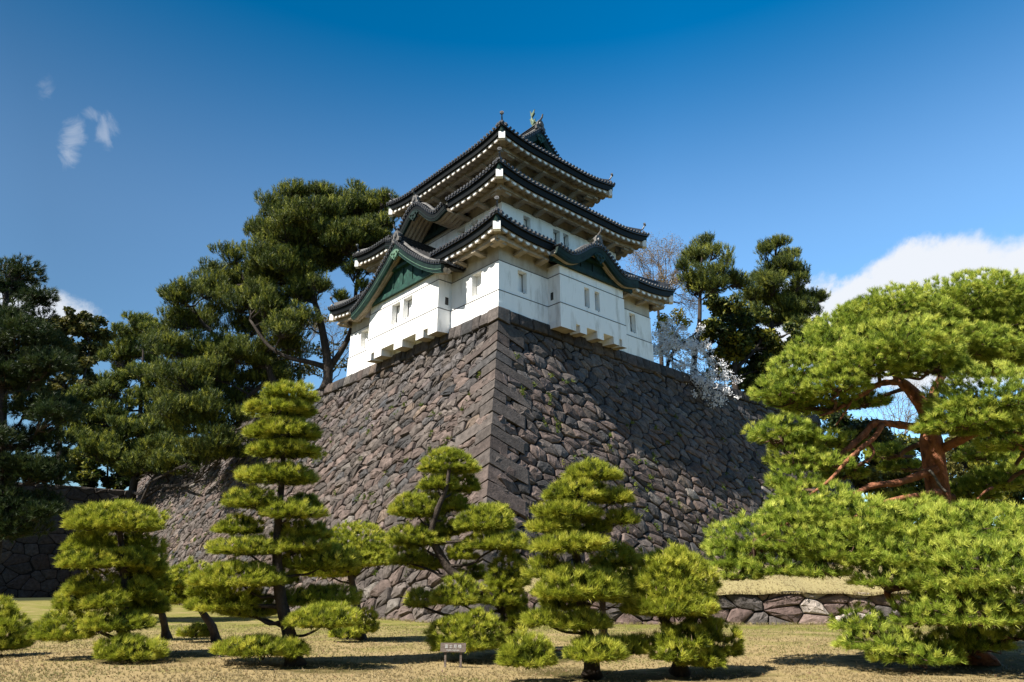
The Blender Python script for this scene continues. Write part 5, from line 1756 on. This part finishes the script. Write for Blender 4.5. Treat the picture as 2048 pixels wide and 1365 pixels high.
leafy('evergreen_tree', 'dark evergreen belt low behind the red pine at the right edge', None, np.array([at_d(1900, 1100, 74)[0], 74, 0]), [[(1900, 1100), (1900, 1040)], [(1900, 1120), (1980, 1060)], [(1900, 1120), (1800, 1060)], [(1900, 1120), (2050, 1060)]], 74,
      [(u_, v_, 60, 44) for u_ in range(1700, 2140, 55) for v_ in (1020, 1085, 1140)] + [(1960, 960, 60, 40), (2040, 950, 60, 40), (2020, 880, 50, 40), (1870, 960, 50, 40), (1780, 970, 50, 36)], 216, 'leafdark', size=.26, dens=22, r0=.25)
leafy('flowering_shrub', 'autumn-gold leafed bush under the dark pine left of the keep', None, top_at(545, 57), [[(545, 770), (545, 740)]], 57,
      [(525, 740, 24, 14), (560, 728, 24, 12), (545, 752, 30, 12), (600, 745, 24, 12)], 213, 'leafolive', cat='shrub', size=.13, dens=30, r0=.08)
# conifers and brush seen through the red pine
for k, (u, v, d, bl, lab) in enumerate([
    (1740, 1000, 62, [(1722, 872, 36, 24), (1760, 882, 36, 26), (1740, 925, 46, 34), (1700, 905, 30, 24), (1750, 960, 50, 30), (1715, 960, 40, 26), (1740, 850, 20, 18)], 'light green conifer seen under the left limbs of the red pine'),
    (1815, 1000, 66, [(1800, 930, 34, 40), (1830, 900, 26, 30), (1790, 880, 24, 22), (1810, 965, 50, 30), (1690, 850, 34, 20), (1660, 830, 30, 16)], 'darker conifer directly left of the red trunk'),
    (1930, 1010, 64, [(1900, 950, 52, 36), (1950, 930, 56, 46), (1980, 985, 66, 38), (1900, 1000, 56, 28), (1925, 890, 40, 30), (1960, 870, 40, 30)], 'conifer with bright yellow-green tips right of the red trunk'),
    (2030, 1010, 60, [(2020, 930, 56, 52), (2050, 880, 50, 40), (2040, 990, 60, 40), (2080, 940, 60, 60), (2010, 870, 30, 24)], 'dark conifer at the right edge behind the red pine')]):
    base = at_z(u, 1192, 0) * 0 + np.array([at_d(u, v, d)[0], d, 0])
    leafy('conifer', lab, 'conifers beyond the wall', base, [[(u, v), (u, v - 60), (u + 4, v - 120)]], d, bl, 220 + k, ['leafolive', 'leafdark', 'leafolive', 'leafdark'][k], size=.2, dens=34, r0=.22, cat='conifer')
bare_tree('budding_tree', 'pale leafless tree glimpsed between the red trunk and its upper limb', np.array([at_d(1800, 1000, 70)[0], 70, 0]), 70, [(1800, 960), (1800, 900)],
          [(1780, 800, 0), (1800, 780, 1), (1825, 810, 0), (1770, 830, 1), (1815, 850, -1)], 230, r0=.2, nbud=.4)
# ferns and grass along the foot of the far wall are part of the grass below

# ------------------------------------------------------------------ information board


def sign():
    base = (at_z(891, 1329, 0) + at_z(920, 1331, 0)) / 2
    yaw = math.radians(-6)
    root = tag(empty('information_board', tuple(base), yaw), 'small weathered wooden name board on two short posts in front of the pines', 'sign')
    b = MB()
    W, H0, H1 = .25, .225, .385
    # board leans back a little
    ly = lambda z: .10 * (z - H0)
    b.hexa([(-W, -.012, H0), (W, -.012, H0), (W, .018, H0), (-W, .018, H0), (-W, -.012 + ly(H1), H1), (W, -.012 + ly(H1), H1), (W, .018 + ly(H1), H1), (-W, .018 + ly(H1), H1)])
    board = b.build('board', M['signwood'], root)
    for x in (-.155, .15):
        b = MB()
        b.box(x - .02, x + .02, .02, .055, -.05, H1 - .03)
        b.build('post', M['signwood'], root)
    for txt, size, x, z in (('富士見櫓', .074, 0, .298), ('FUJIMI-YAGURA', .036, 0, .244)):
        cu = bpy.data.curves.new('lettering', 'FONT')
        cu.body = txt; cu.size = size; cu.align_x = 'CENTER'; cu.extrude = .0015
        if len(txt) == 4: cu.space_character = 1.35
        o = bpy.data.objects.new('lettering', cu)
        COL.objects.link(o)
        bpy.context.view_layer.update()
        me = bpy.data.meshes.new_from_object(o.evaluated_get(bpy.context.evaluated_depsgraph_get()))
        bpy.data.objects.remove(o)
        me.materials.clear(); me.materials.append(M['signpaint'])
        q = bpy.data.objects.new('lettering', me)
        q.location = (x, -.0165 + ly(z), z); q.rotation_euler = (math.radians(90 - 5.7), 0, 0)
        link(q, board)


sign()

# ------------------------------------------------------------------ grass, fallen leaves, weeds on the stones


def grass():
    rng = np.random.default_rng(301)
    n = 70000
    y = 10.5 + (28 - 10.5) * rng.random(n) ** 1.4
    x = (rng.random(n) * 2 - 1) * (y * .80 + 1.5)
    keep_ = np.sin(x * 1.7) * np.cos(y * 1.3) + rng.normal(size=n) * .9 > -0.5
    for (u_, v_, r_) in ((250, 1330, 1.4), (590, 1340, 1.2), (1018, 1310, 1.5), (1184, 1352, 1.4), (1360, 1346, 1.4), (1956, 1338, 2.6), (1800, 1330, 1.7)):
        q_ = at_z(u_, v_, 0)
        keep_ &= (np.hypot(x - q_[0] - .5, y - q_[1] - .3) > r_) | (rng.random(n) < .25)
    x, y = x[keep_], y[keep_]
    P = np.stack([x, y, np.array([ground_z(a, b) for a, b in zip(x, y)])], 1)
    D = np.tile(np.array([0, 0, 1.0]), (len(P), 1))
    green = np.clip((y - 15) / 12, 0, 1) * .6 + (np.sin(x * .9 + 2) * np.sin(y * .7 + x * .2) > .45) * .5
    t = np.where(rng.random(len(P)) < green, .15, .62) + rng.normal(size=len(P)) * .1
    co, ti = needles(P, D, np.clip(t, 0, .88), rng, 5, .05, .011, .9)
    o = tri_mesh('grass', co, ti, M['grass'])
    tag(o, kind='stuff')
    # fallen leaves
    n = 1800
    y = 11 + 16 * rng.random(n) ** 1.5
    x = (rng.random(n) * 2 - 1) * (y * .78 + 1)
    P = np.stack([x, y, np.array([ground_z(a, b) for a, b in zip(x, y)]) + .025], 1)
    co, ti = leaves(P, np.full(n, .5) + rng.normal(size=n) * .25, rng, .028, up=2.5)
    tag(tri_mesh('fallen_leaves', co, ti, M['dryleaf'], nv=4), kind='stuff')
    # weeds in the joints
    Ps, Ds = [], []
    for side, ln in (('R', 34), ('L', 60)):
        F = face_map(side)
        for k in range(150 if side == 'R' else 190):
            s, d = ln * rng.random() ** 1.3, 2 + (WALL_H - 2.2) * rng.random() ** .8
            m = rng.integers(2, 9)
            for q in range(m):
                p = F(s + rng.normal() * .10, d + rng.normal() * .10, .03)
                Ps.append(glob(*p)); nrm = (-DL if side == 'R' else -DR)
                Ds.append(unit(nrm * .8 + np.array([0, 0, .7])))
    P, D = np.array(Ps), np.array(Ds)
    co, ti = needles(P, D, .45 + rng.normal(size=len(P)) * .2, rng, 7, .20, .035, .8)
    tag(tri_mesh('wall_weeds', co, ti, M['weed']), kind='stuff')
    # longer grass along the foot of the walls and on the bank edge
    Ps = []
    for s in np.linspace(0, 60, 900):
        p = glob(-batter(WALL_H) - .1 - abs(rng.normal()) * .15, -batter(WALL_H) + s, 0); p[2] = 0; Ps.append(p)
    for x in np.linspace(.6, 26, 700):
        Ps.append(np.array([x, LOW_Y - .15 - abs(rng.normal()) * .12, 0]))
        Ps.append(np.array([x, LOW_Y + .25 + rng.random() * 3.5, 1.15 + rng.random() * .1 + 0.0]) if rng.random() < .12 else np.array([x, LOW_Y + .1, 1.08]))
    tt = np.array([0.0, 0.06, 0.25, 0.55, 0.8, 1.0, 2.6]); zz_ = np.array([1.10, 1.24, 1.55, 1.95, 2.12, 2.2, 2.25])
    for k in range(9000):
        t_ = rng.random() ** 1.3 * 1.3; x = .6 + rng.random() * 24
        Ps.append(np.array([x, LOW_Y + .12 + t_ * 4.6, np.interp(t_, tt, zz_) + .06 * math.sin(x * 1.3 + t_ * 5) + .04 * math.sin(x * 3.1) - .02]))
    P = np.array(Ps) + rng.normal(size=(len(Ps), 3)) * np.array([.08, .05, 0])
    co, ti = needles(P, np.tile([0, 0, 1.0], (len(P), 1)), np.where((rng.random(len(P)) < .5) & (P[:, 2] < 1.0), .2, .68), rng, 6, np.where(P[:, 2] > 1.15, .07, .13).repeat(6)[:, None], .016, .7)
    tag(tri_mesh('tall_grass', co, ti, M['grass']), kind='stuff')


grass()


def added_woods():  # out-of-view trees, added to block low sky from the shaded walls
    """unseen wood, added behind and beside the viewer to hold back sky fill"""
    rng = np.random.default_rng(401)
    Ps = []
    for k in range(420):
        a = math.radians(rng.uniform(86, 272))
        r = rng.uniform(46, 74)
        h = rng.uniform(17, 27)
        x, y = r * math.sin(a), r * math.cos(a)
        m = 90
        q = unit(rng.normal(size=(m, 3))) * rng.random((m, 1)) ** .4 * np.array([3.6, 3.6, h * .5])
        Ps.append(q + np.array([x, y, h * .52]))
    P = np.concatenate(Ps); P = P[P[:, 2] > .2]
    co, ti = leaves(P, np.clip(.35 + rng.normal(size=len(P)) * .2, .02, .88), rng, .8)
    tag(tri_mesh('added_woods', co, ti, M['leafdark'], nv=4), kind='stuff')


added_woods()
